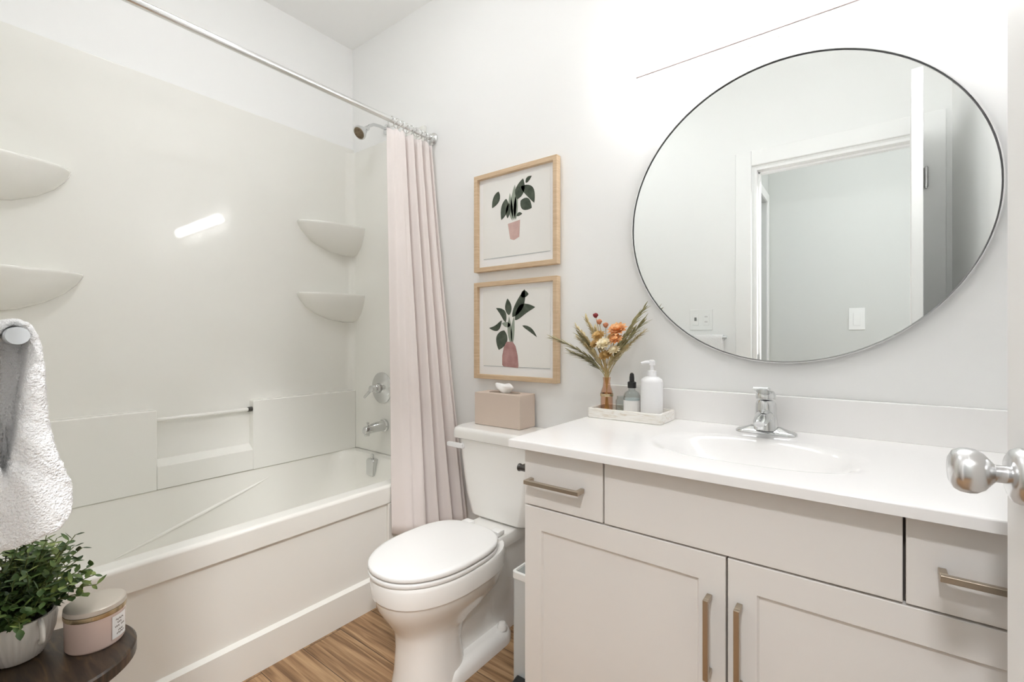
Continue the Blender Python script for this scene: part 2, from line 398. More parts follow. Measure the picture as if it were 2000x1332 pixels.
# sloping armrest crease inside the basin
b = MB(); pts = []
for k in range(14):
    t = k / 13
    z = 0.452 - 0.172 * t ** 0.95; bk = 0.060 + (0.466 - z) / 0.126 * 0.015 if z > 0.34 else 0.075 + (0.34 - z) / 0.14 * 0.025
    pts.append((TX0 + bk, 1.11 - 0.60 * t, z))
b.tube(pts, [0.002 + 0.0065 * math.sin(PI * (k / 13)) ** 0.6 for k in range(14)], 12)
b.build('armrest_ridge', M['tub'], tub, angle=80)
# overflow
b = MB(); m3 = None
rg = lambda y, g: [Vector((p.x, y, p.y)) for p in rrect(-2.150 + g, -2.084 - g, 0.405 + g, 0.497 - g, 0.012, 0, 4)]
b.loft([rg(1.558, 0), rg(1.531, 0), rg(1.525, 0.004)]); b.lathe((-2.117, 1.545, 0.512), [(0.008, -0.015), (0.008, 0.006), (0.004, 0.010)], 12)
tag(b.build('overflow_plate', M['chrome'], tub, bevel=0.0015), 'chrome overflow plate')

# ------------------------------------------------------------------ tub surround
sur = thing('tub_surround', (-2.3, 0.86, TZ), 'glossy white three-wall tub surround with moulded corner shelves', 'tub surround')
ST = 2.262; ex0 = 0.09
b = MB()
b.box(XL + 0.001, XL + 0.02, 0.092, D - 0.002, TZ + 0.002, ST, 0.004)
b.build('back_panel', M['acrylic'], sur)
MB().box(XL + 0.02, -1.785, D - 0.020, D - 0.002, TZ + 0.002, ST - 0.027, 0.004).build('end_panel', M['acrylic'], sur)
MB().box(XL + 0.02, -1.695, 0.092, 0.110, TZ + 0.002, ST - 0.01, 0.004).build('end_panel', M['acrylic'], sur)
# corner coves
def cove(ye, sgn):
    c = MB(); r = 0.045; cx, cyy = XL + 0.02, ye
    prof = [(cx, cyy)] + [(cx + r - r * math.cos(a) , cyy + sgn * (r - r * math.sin(a))) for a in [PI / 2 * k / 8 for k in range(9)]]
    c.loft([[Vector((x, y, z)) for x, y in prof] for z in (TZ + 0.003, ST - 0.029)])
    c.build('corner_cove', M['acrylic'], sur, angle=40)
cove(D - 0.020, -1); cove(0.110, 1)
def corner_shelf(yc, sgn, z, ly, lx):
    c = MB(); x0 = XL + 0.018; N = 20; rings = []
    for dz, g in ((0.0, 0.985), (0.004, 1.0), (-0.006, 1.0), (-0.016, 0.985), (-0.04, 0.94), (-0.075, 0.84), (-0.11, 0.68), (-0.138, 0.46), (-0.152, 0.18)):
        rg = [Vector((x0, yc, z + dz))]
        for k in range(N + 1):
            a = PI / 2 * k / N
            rg.append(Vector((x0 + g * lx * math.sin(a) ** (2 / 2.3), yc + sgn * g * ly * math.cos(a) ** (2 / 2.3), z + dz)))
        rings.append(rg)
    rings[0], rings[1] = rings[1], rings[0]
    rings = [[Vector((p.x, p.y, z + 0.004)) for p in rings[1]]] + [[Vector((p.x, p.y, z)) for p in rings[0]]] + rings[2:]
    c.loft(rings)
    c.build('corner_shelf', M['acrylic'], sur, angle=50)
for z in (1.775, 1.390):
    corner_shelf(D - 0.019, -1, z, 0.335, 0.13)
    corner_shelf(0.109, 1, z, 0.285 if z > 1.6 else 0.32, 0.13)
# lower ledge with an open-topped niche and its grab bar
LX0, LX1 = XL + 0.019, XL + 0.062
MB().box(LX0, LX1, 0.111, 0.655, TZ + 0.0005, 0.843, 0.005, 3).build('ledge', M['acrylic'], sur)
MB().box(LX0, LX1, 1.040, D - 0.021, TZ + 0.0005, 0.843, 0.005, 3).build('ledge', M['acrylic'], sur)
b = MB(); b.loft([[Vector((x, y, z)) for x, z in ((LX0, TZ + 0.003), (LX1, TZ + 0.003), (LX1, 0.605), (LX0 + 0.006, 0.63), (LX0, 0.63))] for y in (0.655, 1.040)])
b.build('niche_floor', M['acrylic'], sur, bevel=0.002)
gb = MB().tube([(LX1 - 0.012, 0.655, 0.802), (LX1 - 0.012, 1.036, 0.802)], 0.0085, 14).build('grab_bar', M['acrylic'], sur)
c = MB(); c.lathe((LX1 - 0.012, 1.020, 0.802), [(0.0115, 0), (0.0115, 0.019)], 16, axis='y')
tag(c.build('bar_bracket', M['darkmetal'], gb), 'dark end bracket')

# ------------------------------------------------------------------ shower fittings on the end panel
EP = D - 0.020
sv = thing('shower_valve', (-2.125, EP, 0.872), 'round chrome shower valve on the tub end wall', 'shower valve')
b = MB(); b.lathe((-2.125, EP, 0.872), [(0.086, 0.0), (0.086, 0.004), (0.078, 0.010), (0.04, 0.016), (0.028, 0.020), (0.026, 0.045), (0.022, 0.050), (0, 0.050)], 40, axis='-y', cap1=False)
b.build('escutcheon', M['chrome'], sv, angle=40)
b = MB(); b.lathe((-2.125, EP - 0.048, 0.872), [(0.020, 0), (0.022, 0.006), (0.018, 0.028), (0.0, 0.032)], 24, axis='-y', cap1=False)
b.tube([(-2.125, EP - 0.065, 0.872), (-2.150, EP - 0.072, 0.850), (-2.178, EP - 0.078, 0.822)], [0.010, 0.009, 0.007], 12)
b.build('lever_handle', M['chrome'], sv, angle=50)
ts = thing('tub_spout', (-2.10, EP, 0.665), 'chrome tub spout below the shower valve', 'spout')
b = MB(); rr = []
for t, r, dz in ((0, 0.036, 0), (0.012, 0.036, 0), (0.016, 0.030, 0), (0.06, 0.028, -0.002), (0.10, 0.025, -0.006), (0.128, 0.022, -0.010), (0.136, 0.015, -0.012)):
    rr.append([Vector((-2.10 + r * math.cos(a), EP - t, 0.668 + dz + r * 0.95 * math.sin(a))) for a in [2 * PI * k / 24 for k in range(24)]])
b.loft(rr); b.lathe((-2.10, EP - 0.116, 0.628), [(0.013, 0), (0.015, 0.012), (0.015, 0.03)], 18)
b.build('spout_body', M['chrome'], ts, angle=45)
MB().lathe((-2.10, EP - 0.112, 0.679), [(0.004, 0), (0.004, 0.012), (0.008, 0.014), (0.008, 0.020), (0, 0.022)], 14, cap1=False).build('diverter_knob', M['chrome'], ts)
sh = thing('overhead_shower', (-2.12, D, 2.31), 'small chrome shower head on a bent arm above the surround', 'shower head')
b = MB(); b.lathe((-2.11, D, 2.305), [(0.028, 0.0), (0.027, 0.006), (0.012, 0.012), (0, 0.012)], 24, axis='-y', cap1=False)
b.build('flange', M['chrome'], sh)
b = MB(); b.tube([(-2.11, D - 0.004, 2.305), (-2.11, D - 0.05, 2.307), (-2.108, D - 0.09, 2.300), (-2.105, D - 0.12, 2.280), (-2.102, D - 0.135, 2.262)], 0.0085, 12)
b.build('shower_arm', M['chrome'], sh, angle=80)
hd0 = Vector((-2.102, D - 0.135, 2.262)); ax = Vector((0.02, -0.72, -0.62)).normalized()
m3 = ax.to_track_quat('Z', 'Y').to_matrix()
b = MB(); b.lathe(hd0, [(0.012, -0.008), (0.014, 0.004), (0.013, 0.014), (0.020, 0.026), (0.033, 0.048), (0.037, 0.060), (0.036, 0.066), (0.031, 0.0665)], 32, mtx=m3)
b.build('head', M['chrome'], sh, angle=50)
b = MB(); b.lathe(hd0, [(0.031, 0.066), (0.029, 0.069), (0.0, 0.070)], 32, mtx=m3, cap1=False)
for k in range(8):
    a = 2 * PI * k / 8; b.lathe(hd0 + m3 @ Vector((0.02 * math.cos(a), 0.02 * math.sin(a), 0)), [(0.003, 0.068), (0.002, 0.074)], 8, mtx=m3)
tag(b.build('nozzle_face', M['bronze'], sh), 'dark bronze nozzle face')

# ------------------------------------------------------------------ shower rod and curtain
RX, RZ = -1.737, 2.155
rod = thing('shower_rod', (RX, 0.86, RZ), 'straight silver shower curtain rod across the tub', 'curtain rod')
MB().tube([(RX, 0.094, RZ), (RX, D - 0.004, RZ)], 0.0125, 18).build('rod', M['rod'], rod)
for y, axs in ((D, '-y'), (0.09, 'y')):
    MB().lathe((RX, y, RZ), [(0.030, 0), (0.030, 0.006), (0.019, 0.012), (0.019, 0.03), (0.013, 0.031)], 24, axis=axs).build('flange', M['rod'], rod)
cur = thing('shower_curtain', (RX, 1.48, RZ), 'pale pink shower curtain drawn to the wall end', 'shower curtain')
# folded cloth: fold paths at the top and at the hem
top = []; hem = []
folds = [(0.00, -0.020), (0.05, 0.012), (0.12, 0.024), (0.20, 0.030), (0.27, 0.034), (0.315, -0.052), (0.355, -0.068), (0.40, 0.016), (0.45, 0.040), (0.49, 0.020), (0.52, -0.058),
         (0.56, -0.064), (0.60, 0.026), (0.64, 0.042), (0.685, 0.010), (0.71, -0.056), (0.75, -0.030), (0.79, 0.034), (0.83, 0.040), (0.87, -0.028), (0.91, -0.038), (0.95, 0.026), (1.0, 0.010)]
def cr(pts, t):
    n = len(pts)
    for i in range(n - 1):
        if pts[i][0] <= t <= pts[i + 1][0] + 1e-9: break
    p0, p1, p2, p3 = pts[max(i - 1, 0)], pts[i], pts[i + 1], pts[min(i + 2, n - 1)]
    s = (t - p1[0]) / (p2[0] - p1[0]); m = s * s * (3 - 2 * s)
    return p1[1] + (p2[1] - p1[1]) * m
NU, NV = 150, 40; vs = []; fs = []
for j in range(NV + 1):
    v = j / NV; z = 2.118 - (2.118 - 0.297) * v
    ease = v ** 1.1
    for i in range(NU + 1):
        t = i / NU
        off = cr(folds, t)
        amp = (0.64 + 0.92 * v)
        wob = 0.006 * math.sin(7 * t * 6 + 5 * v) * v
        yA, yB = 1.356 + (1.302 - 1.356) * ease, 1.612 + (1.590 - 1.612) * ease
        xA, xB = RX + (-1.600 - RX) * ease, RX + (-1.505 - RX) * ease
        y = yA + (yB - yA) * t; x = xA + (xB - xA) * t
        sag = 0.010 * (math.sin(PI * ((t * 9) % 1.0)) ** 2) * max(0, 1 - v * 14)
        vs.append((x + off * amp + wob, y + 0.25 * off * amp, z - sag))
for j in range(NV):
    for i in range(NU):
        a = j * (NU + 1) + i; fs.append((a, a + 1, a + NU + 2, a + NU + 1))
cl = MB().add(vs, fs).build('cloth', M['curtain'], cur, angle=180, solid=0.003)
RN = 9
for k in range(RN):
    y = 1.37 + (1.605 - 1.37) * k / (RN - 1); t = min(1, max(0, (y - 1.352) / 0.26)); xo = cr(folds, t) * 0.62
    pts = []
    for q in range(17):
        a = 2 * PI * q / 16
        pts.append((RX + 0.5 * xo * (1 - math.cos(a)) / 2 + 0.021 * math.sin(a), y + 0.004 * math.sin(a), RZ - 0.008 + 0.024 * math.cos(a)))
    MB().tube(pts, 0.0020, 6, caps=False).build('curtain_ring', M['rod'], cur, angle=80)

# ------------------------------------------------------------------ toilet
TC = -1.18
toi = thing('toilet', (TC, 1.2, 0), 'white two-piece toilet with the lid closed between tub and vanity', 'toilet')
def sec(z, hx, yf, yb, pf=2.2, pb=2.8, split=0.5): return egg(TC, yf, yb, hx, z, 40, pf, pb, split)
b = MB()
b.loft([sec(0.0, 0.112, 0.965, 1.22), sec(0.012, 0.112, 0.965, 1.22), sec(0.05, 0.104, 0.972, 1.20), sec(0.13, 0.096, 0.975, 1.19), sec(0.18, 0.097, 0.970, 1.21),
        sec(0.205, 0.106, 0.958, 1.27), sec(0.23, 0.120, 0.942, 1.34), sec(0.26, 0.138, 0.922, 1.38), sec(0.29, 0.155, 0.905, 1.385), sec(0.318, 0.165, 0.896, 1.39),
        sec(0.324, 0.1655, 0.8955, 1.39), sec(0.330, 0.171, 0.889, 1.39), sec(0.38, 0.173, 0.887, 1.39), sec(0.390, 0.168, 0.893, 1.39)])
# trapway, rear foot and deck
b.loft([rrect(TC - 0.062, TC + 0.062, 1.14, 1.56, 0.05, z, 6) for z in (0.0, 0.10)] + [rrect(TC - 0.075, TC + 0.075, 1.16, 1.58, 0.05, 0.20, 6), rrect(TC - 0.08, TC + 0.08, 1.18, 1.60, 0.05, 0.30, 6), rrect(TC - 0.085, TC + 0.085, 1.2, 1.605, 0.05, 0.37, 6)])
b.loft([rrect(TC - 0.118, TC + 0.118, 1.05, 1.44, 0.07, 0.0, 8), rrect(TC - 0.118, TC + 0.118, 1.05, 1.44, 0.07, 0.025, 8), rrect(TC - 0.108, TC + 0.108, 1.06, 1.43, 0.07, 0.046, 8), rrect(TC - 0.085, TC + 0.085, 1.08, 1.41, 0.07, 0.054, 8)])
b.loft([rrect(TC - 0.095, TC + 0.095, 1.26, 1.61, 0.03, 0.352, 6), rrect(TC - 0.10, TC + 0.10, 1.25, 1.615, 0.035, 0.372, 6), rrect(TC - 0.099, TC + 0.099, 1.25, 1.613, 0.035, 0.398, 6), rrect(TC - 0.092, TC + 0.092, 1.26, 1.605, 0.035, 0.404, 6)])
b.build('bowl', M['porcelain'], toi, angle=55)
for sx in (-1, 1):
    MB().lathe((TC + sx * 0.092, 1.375, 0.05), [(0.019, 0), (0.018, 0.014), (0.012, 0.024), (0, 0.027)], 18, cap1=False).build('bolt_cap', M['porcelain'], toi)
def so(z, g): return egg(TC - 0.006, 0.882 + g, 1.350 - g * 0.6, 0.176 - g, z, 48, 2.15, 2.9, 0.52)
MB().loft([so(0.391, 0.006), so(0.395, 0.002), so(0.404, 0.001), so(0.408, 0.005)]).build('seat', M['seat'], toi, angle=60)
MB().loft([so(0.4105, 0.005), so(0.414, 0.001), so(0.423, 0.001), so(0.428, 0.005), so(0.431, 0.016), so(0.432, 0.06), so(0.4325, 0.12)]).build('seat_lid', M['seat'], toi, angle=60)
for sx in (-1, 1): MB().box(TC + sx * 0.075 - 0.022, TC + sx * 0.075 + 0.022, 1.345, 1.385, 0.404, 0.424, 0.006).build('seat_hinge', M['seat'], toi)
b = MB(); rr = []
for z, hx_, yf, r in ((0.408, 0.150, 1.462, 0.05), (0.418, 0.163, 1.452, 0.055), (0.50, 0.178, 1.443, 0.05), (0.62, 0.193, 1.438, 0.045), (0.726, 0.205, 1.436, 0.04)):
    rg = rrect(TC - hx_, TC + hx_, yf, 1.615, r, z, 8)
    for p in rg:
        if p.y < 1.5: p.y -= 0.016 * (1 - ((p.x - TC) / hx_) ** 2)
    rr.append(rg)
b.loft(rr); b.build('tank', M['porcelain'], toi, angle=55)
rr = []
for z, g in ((0.727, 0.006), (0.731, 0.0), (0.757, 0.0), (0.769, 0.005), (0.775, 0.016)):
    rg = rrect(TC - 0.226 + g, TC + 0.226 - g, 1.420 + g, 1.626 - g, 0.035, z, 8)
    for p in rg:
        if p.y < 1.5: p.y -= 0.014 * (1 - ((p.x - TC) / 0.226) ** 2)
    rr.append(rg)
MB().loft(rr).build('tank_lid', M['porcelain'], toi, angle=60)
b = MB(); b.lathe((TC - 0.165, 1.437, 0.695), [(0.014, 0), (0.013, 0.010), (0.009, 0.014)], 18, axis='-y')
b.loft([[Vector((x, 1.418 + yy, 0.698 + zz)) for yy, zz in ((-0.006 * g, -0.011 * g), (0.006 * g, -0.011 * g), (0.006 * g, 0.010 * g), (-0.006 * g, 0.010 * g))] for x, g in ((TC - 0.155, 0.8), (TC - 0.17, 1.0), (TC - 0.235, 0.9), (TC - 0.242, 0.6))])
b.build('flush_lever', M['white_plastic'], toi, bevel=0.002)

# tissue box on the tank
tb = thing('tissue_box', (-1.228, 1.567, 0.7755), 'blush beige tissue box on the toilet tank lid', 'tissue box')
b = MB(); b.m = 0; b.box(-1.350, -1.106, 1.512, 1.622, 0.7755, 0.914, 0.003)
b.build('box', M['box'], tb)
MB().loft([[Vector((p.x, p.y, z)) for p in rrect(-1.305, -1.150, 1.545, 1.590, 0.02, 0)] for z in (0.9135, 0.9150)]).build('slot', M['boxdark'], tb)
random.seed(4); vs = []; fs = []; n = 14
for j in range(8):
    for i in range(n):
        a = 2 * PI * i / n; r = (0.022 + 0.020 * math.sin(j / 7 * PI * 0.75)) * (1 + 0.35 * math.sin(3 * a + j * 0.5))
        vs.append((-1.228 + r * math.cos(a) * 1.0, 1.567 + 0.45 * r * math.sin(a), 0.913 + 0.038 * j / 7 + 0.008 * math.sin(2 * a + 0.7) * j / 7))
for j in range(7):
    for i in range(n):
        k = (i + 1) % n; fs.append((j * n + i, j * n + k, (j + 1) * n + k, (j + 1) * n + i))
fs.append(tuple(7 * n + i for i in range(n)))
MB().add(vs, fs).build('tissue', M['tissue'], tb, angle=70, sub=1)

# ------------------------------------------------------------------ vanity
VX0, VX1, VF = -0.760, 0.300, 1.060; CT = 0.870
van = thing('vanity_cabinet', (-0.23, 1.33, 0), 'greige shaker vanity cabinet with bar pulls under the counter', 'vanity cabinet')
ZB = CT - 0.0225
MB().box(VX0, VX0 + 0.018, VF + 0.022, D - 0.016, 0.0, ZB).build('side_panel', M['cabinet'], van)
MB().box(VX1 - 0.018, VX1, VF + 0.022, D - 0.016, 0.0, ZB).build('side_panel', M['cabinet'], van)
MB().box(VX0 + 0.018, VX1 - 0.018, D - 0.022, D - 0.016, 0.0, ZB).build('back_panel', M['cabinet'], van)
MB().box(VX0 + 0.018, VX1 - 0.018, VF + 0.024, D - 0.022, 0.06, 0.078).build('bottom_panel', M['cabinet'], van)
MB().box(VX0 + 0.004, VX1 - 0.004, VF + 0.0195, VF + 0.0215, 0.06, CT - 0.026).build('gap_shade_sheet', M['gap_shade'], van)  # dark sheet behind the fronts paints the shade in their gaps
MB().box(VX0 + 0.0, VX1 - 0.0, VF + 0.0215, VF + 0.024, 0.0, 0.055).build('toe_board', M['cabinet'], van)
G = 0.0022
def flat_front(name, x0, x1, z0, z1):
    return MB().box(x0 + G, x1 - G, VF, VF + 0.019, z0 + G, z1 - G).build(name, M['cabinet'], van, bevel=0.0015)
XA, XB = -0.517, 0.057; ZD = 0.684; ZT = 0.842
d1 = flat_front('drawer', VX0, XA, ZD, ZT); flat_front('sink_panel', XA, XB, ZD, ZT); d2 = flat_front('drawer', XB, VX1, ZD, ZT)
def shaker(x0, x1, z0, z1, fw=0.055, ft=0.060):
    x0 += G; x1 -= G; z0 += G; z1 -= G
    c = MB(); rc = 0.007; e = 0.004
    def rect(a0, a1, b0, b1, y): return [Vector((a0, y, b0)), Vector((a1, y, b0)), Vector((a1, y, b1)), Vector((a0, y, b1))]
    yb = VF + 0.019
    c.loft([rect(x0, x1, z0, z1, yb), rect(x0, x1, z0, z1, VF + 0.001), rect(x0 + 0.001, x1 - 0.001, z0 + 0.001, z1 - 0.001, VF), rect(x0 + fw, x1 - fw, z0 + ft, z1 - ft, VF),
            rect(x0 + fw + e, x1 - fw - e, z0 + ft + e, z1 - ft - e, VF + rc)], True, True)
    return c.build('cabinet_door', M['cabinet'], van, smooth=False)
XM = -0.2315
dl = shaker(VX0, XM, 0.058, ZD); dr = shaker(XM, VX1, 0.058, ZD)
def pull(parent, p0, p1):
    """square bar pull between two points on the front"""
    p0 = Vector(p0); p1 = Vector(p1); c = MB(); d = (p1 - p0).normalized(); wv = d.cross(Vector((0, 1, 0))).normalized()
    h = 0.0055; proj = 0.030
    def bar(a, q, wd, dd):
        ax = (q - a).normalized()
        return [[pt + wd * (h * sx) + dd * (h * sy) for sx, sy in ((-1, -1), (1, -1), (1, 1), (-1, 1))] for pt in (a, q)]
    off = Vector((0, -proj, 0)); yv = Vector((0, 1, 0))
    c.loft(bar(p0 + off, p1 + off, wv, yv))
    for p in (p0 + d * h, p1 - d * h): c.loft(bar(p, p + off * 0.82, wv, d))
    return tag(c.build('pull', M['nickel'], parent, bevel=0.001), 'brushed bronze-nickel bar pull')
pull(d1, (-0.738, VF, 0.757), (-0.570, VF, 0.757)); pull(d2, (0.100, VF, 0.757), (0.268, VF, 0.757))
pull(dl, (-0.266, VF, 0.595), (-0.266, VF, 0.425)); pull(dr, (-0.206, VF, 0.595), (-0.206, VF, 0.425))

# countertop with moulded basin and backsplash
cou = thing('vanity_countertop', (-0.235, 1.33, CT - 0.022), 'white vanity countertop with a moulded basin and backsplash', 'countertop')
CX0, CX1, CF, CB = -0.785, 0.318, 1.020, D - 0.003
BX, BY, BRX, BRY = -0.228, 1.290, 0.225, 0.150
def cr_ring(g, z):
    """blend from the counter's rectangle (g=0) to the basin's oval"""
    out = []; n = 64
    for k in range(n):
        a = 2 * PI * k / n
        ca, sa = math.cos(a), math.sin(a)
        sx = (CX1 - BX if ca > 0 else BX - CX0) / max(abs(ca), 1e-9); sy = (CB - BY if sa > 0 else BY - CF) / max(abs(sa), 1e-9)
        s_ = min(sx, sy); out.append((Vector((BX + s_ * ca, BY + s_ * sa, z)), a))
    return out
outer = [p for p, a in cr_ring(0, CT)]
for corner in ((CX0, CF), (CX1, CF), (CX0, CB), (CX1, CB)):
    i = min(range(64), key=lambda q: (outer[q].x - corner[0]) ** 2 + (outer[q].y - corner[1]) ** 2); outer[i].x, outer[i].y = corner
def oval(g, z, p=2.6):
    return [Vector((BX + BRX * g * math.copysign(abs(math.cos(a)) ** (2 / p), math.cos(a)), BY + BRY * g * math.copysign(abs(math.sin(a)) ** (2 / p), math.sin(a)), z)) for a in [2 * PI * k / 64 for k in range(64)]]
def inset(r, d): return [Vector((min(max(p.x, CX0 + d), CX1 - d), min(max(p.y, CF + d), CB - d), p.z)) for p in r]
def lift(r, z): return [Vector((p.x, p.y, z)) for p in r]
b = MB()
b.loft([lift(outer, CT - 0.022), lift(outer, CT - 0.004), lift(inset(outer, 0.0015), CT - 0.001), lift(inset(outer, 0.004), CT), oval(1.10, CT), oval(1.04, CT - 0.0015), oval(0.98, CT - 0.006), oval(0.92, CT - 0.014), oval(0.85, CT - 0.028), oval(0.76, CT - 0.048, 2.4),
        oval(0.64, CT - 0.068, 2.3), oval(0.48, CT - 0.086, 2.1), oval(0.28, CT - 0.098, 2.0), oval(0.06, CT - 0.102, 2.0)], False, True)
b.build('counter_slab', M['counter'], cou, angle=45)
MB().box(CX0, CX1, D - 0.022, D - 0.002, CT - 0.001, CT + 0.104, 0.004).build('backsplash', M['counter'], cou)
MB().lathe((BX, BY, CT - 0.103), [(0.022, 0.0), (0.022, 0.004), (0.016, 0.005), (0.0, 0.003)], 24, cap1=False).build('drain', M['chrome'], cou)

# faucet
fau = thing('faucet', (-0.228, 1.532, CT), 'chrome single-lever faucet behind the basin', 'faucet')
FX, FY = -0.228, 1.532
b = MB()
b.loft([[Vector((p.x, p.y, z)) for p in rrect(FX - 0.080 + g, FX + 0.080 - g, FY - 0.027 + g * .6, FY + 0.027 - g * .6, 0.026, 0)] for z, g in ((CT, 0), (CT + 0.005, 0), (CT + 0.010, 0.006), (CT + 0.018, 0.032), (CT + 0.022, 0.042))])
b.build('base_plate', M['chrome'], fau, angle=50)
b = MB(); b.lathe((FX, FY, CT + 0.012), [(0.033, 0), (0.031, 0.02), (0.028, 0.045), (0.027, 0.075), (0.022, 0.085), (0, 0.088)], 28, cap1=False)
rr = []
for yy, zz, r, rv in ((0.0, 0.052, 0.024, 0.024), (-0.03, 0.054, 0.022, 0.019), (-0.065, 0.052, 0.020, 0.015), (-0.095, 0.046, 0.018, 0.012), (-0.108, 0.042, 0.013, 0.008)):
    rr.append([Vector((FX + r * math.cos(a), FY + yy, CT + zz + rv * math.sin(a))) for a in [2 * PI * k / 20 for k in range(20)]])
b.loft(rr); b.lathe((FX, FY - 0.09, CT + 0.026), [(0.010, 0), (0.010, 0.016)], 16)
b.build('spout_body', M['chrome'], fau, angle=50)
b = MB(); b.lathe((FX, FY, CT + 0.100), [(0.026, 0), (0.0265, 0.012), (0.021, 0.024), (0, 0.027)], 28, cap1=False)
b.loft([[Vector((FX + w_ * sx, FY + yy, CT + zz + h_ * sz)) for sx, sz in ((-1, -1), (1, -1), (1, 1), (-1, 1))] for yy, zz, w_, h_ in ((0.012, 0.114, 0.016, 0.006), (-0.02, 0.124, 0.018, 0.006), (-0.06, 0.134, 0.021, 0.005), (-0.085, 0.138, 0.022, 0.004), (-0.090, 0.139, 0.018, 0.002))])
b.build('lever', M['chrome'], fau, bevel=0.003)

# ------------------------------------------------------------------ mirror and vanity light
mir = thing('round_mirror', (-0.200, D, 1.535), 'large round mirror with a thin metal rim above the vanity', 'mirror')
MX, MZ, MRX, MRZ = -0.200, 1.535, 0.474, 0.463
def mring(g, y): return [Vector((MX + (MRX + g) * math.cos(a), y, MZ + (MRZ + g) * math.sin(a))) for a in [2 * PI * k / 128 for k in range(128)]]
MB().loft([mring(-0.006, D - 0.012), mring(-0.006, D - 0.016)]).build('mirror_glass', M['mirror'], mir, angle=20)
b = MB(); b.loft([mring(-0.007, D - 0.002), mring(0.0, D - 0.002), mring(0.0, D - 0.022), mring(-0.003, D - 0.022), mring(-0.003, D - 0.0125)], False, False)
b.build('mirror_rim', M['mirror_edge'], mir, angle=30)

lb = thing('vanity_light', (-0.21, D, 2.115), 'glowing white bar light on the wall over the mirror', 'wall light')
LX_0, LX_1, LY, LZ, LR = -0.652, 0.232, 1.566, 2.116, 0.042
b = MB(); prof = []
for k in range(7): a = PI / 2 * k / 6; prof.append((max(LR - 0.02 + 0.02 * math.sin(a), 0.001), LX_0 + 0.02 - 0.02 * math.cos(a)))
for k in range(7): a = PI / 2 * k / 6; prof.append((max(LR - 0.02 + 0.02 * math.cos(a), 0.001), LX_1 - 0.02 + 0.02 * math.sin(a)))
b.lathe((0, LY, LZ), prof, 28, axis='x'); b.build('diffuser', M['diffuser'], lb, angle=50)
MB().box(LX_0 + 0.02, LX_1 - 0.02, LY + 0.030, LY + 0.052, LZ - 0.020, LZ + 0.020, 0.004).build('housing', M['trim'], lb)
MB().box(LX_0 + 0.012, LX_1 - 0.012, LY + 0.000, LY + 0.007, LZ - LR - 0.010, LZ - LR + 0.001, 0.0015).build('lower_rail', M['fixture'], lb)
MB().box(-0.312, -0.107, D - 0.016, D - 0.001, LZ - 0.040, LZ + 0.055, 0.003).build('canopy', M['trim'], lb)

# ------------------------------------------------------------------ framed prints
def print_thing(x0, x1, z0, z1, label, plant, fw=0.020, dep=0.030):
    p = thing('framed_print', ((x0 + x1) / 2, D, (z0 + z1) / 2), label, 'framed print', 'framed plant prints over the toilet')
    yb, yf = D - 0.002, D - dep
    fr_ = MB()
    def q(a, c, y): return Vector((a, y, c))
    o_ = [(x0, z0), (x1, z0), (x1, z1), (x0, z1)]; i_ = [(x0 + fw, z0 + fw), (x1 - fw, z0 + fw), (x1 - fw, z1 - fw), (x0 + fw, z1 - fw)]
    fr_.loft([[q(a, c, yb) for a, c in o_], [q(a, c, yf) for a, c in o_], [q(a, c, yf) for a, c in i_], [q(a, c, yb) for a, c in i_]], False, False)
    fr_.build('frame', M['oak'], p, bevel=0.0015)
    ym = D - 0.012
    MB().box(x0 + fw - 0.002, x1 - fw + 0.002, ym, ym + 0.004, z0 + fw - 0.002, z1 - fw + 0.002).build('mat_board', M['mat'], p)
    a0, a1, c0, c1 = x0 + fw + 0.022, x1 - fw - 0.022, z0 + fw + 0.040, z1 - fw - 0.020
    pa = MB().box(a0, a1, ym - 0.0012, ym - 0.0002, c0, c1); pa.m = 1; pa.box(a0 + 0.004, a1, ym - 0.0014, ym - 0.0004, c0 - 0.0035, c0)
    sheet = pa.build('art_sheet', [M['paper'], M['edge_shade']], p, smooth=False)
    plant(sheet, ym - 0.0012, (x0 + x1) / 2, z0, x1 - x0, z1 - z0)
    return p
def blade(mb, P0, P1, wd, y, bend=0.0, tip=0.35, n=12):
    """a leaf silhouette from P0 (stalk) to P1 (tip) in the plane of the sheet"""
    a = Vector((P0[0], 0, P0[1])); e = Vector((P1[0], 0, P1[1])); d = e - a; L = d.length; d.normalize(); nn = Vector((-d.z, 0, d.x))
    l, r = [], []
    for k in range(n + 1):
        t = k / n; c = a + d * (L * t) + nn * (bend * L * math.sin(PI * t)); ww = wd * (math.sin(PI * t ** (0.5 + tip)) ** 0.85)
        l.append(c + nn * ww); r.append(c - nn * ww)
    for k in range(n):
        mb.add([Vector((p.x, y, p.z)) for p in (l[k], r[k], r[k + 1], l[k + 1])], [(0, 1, 2, 3)])
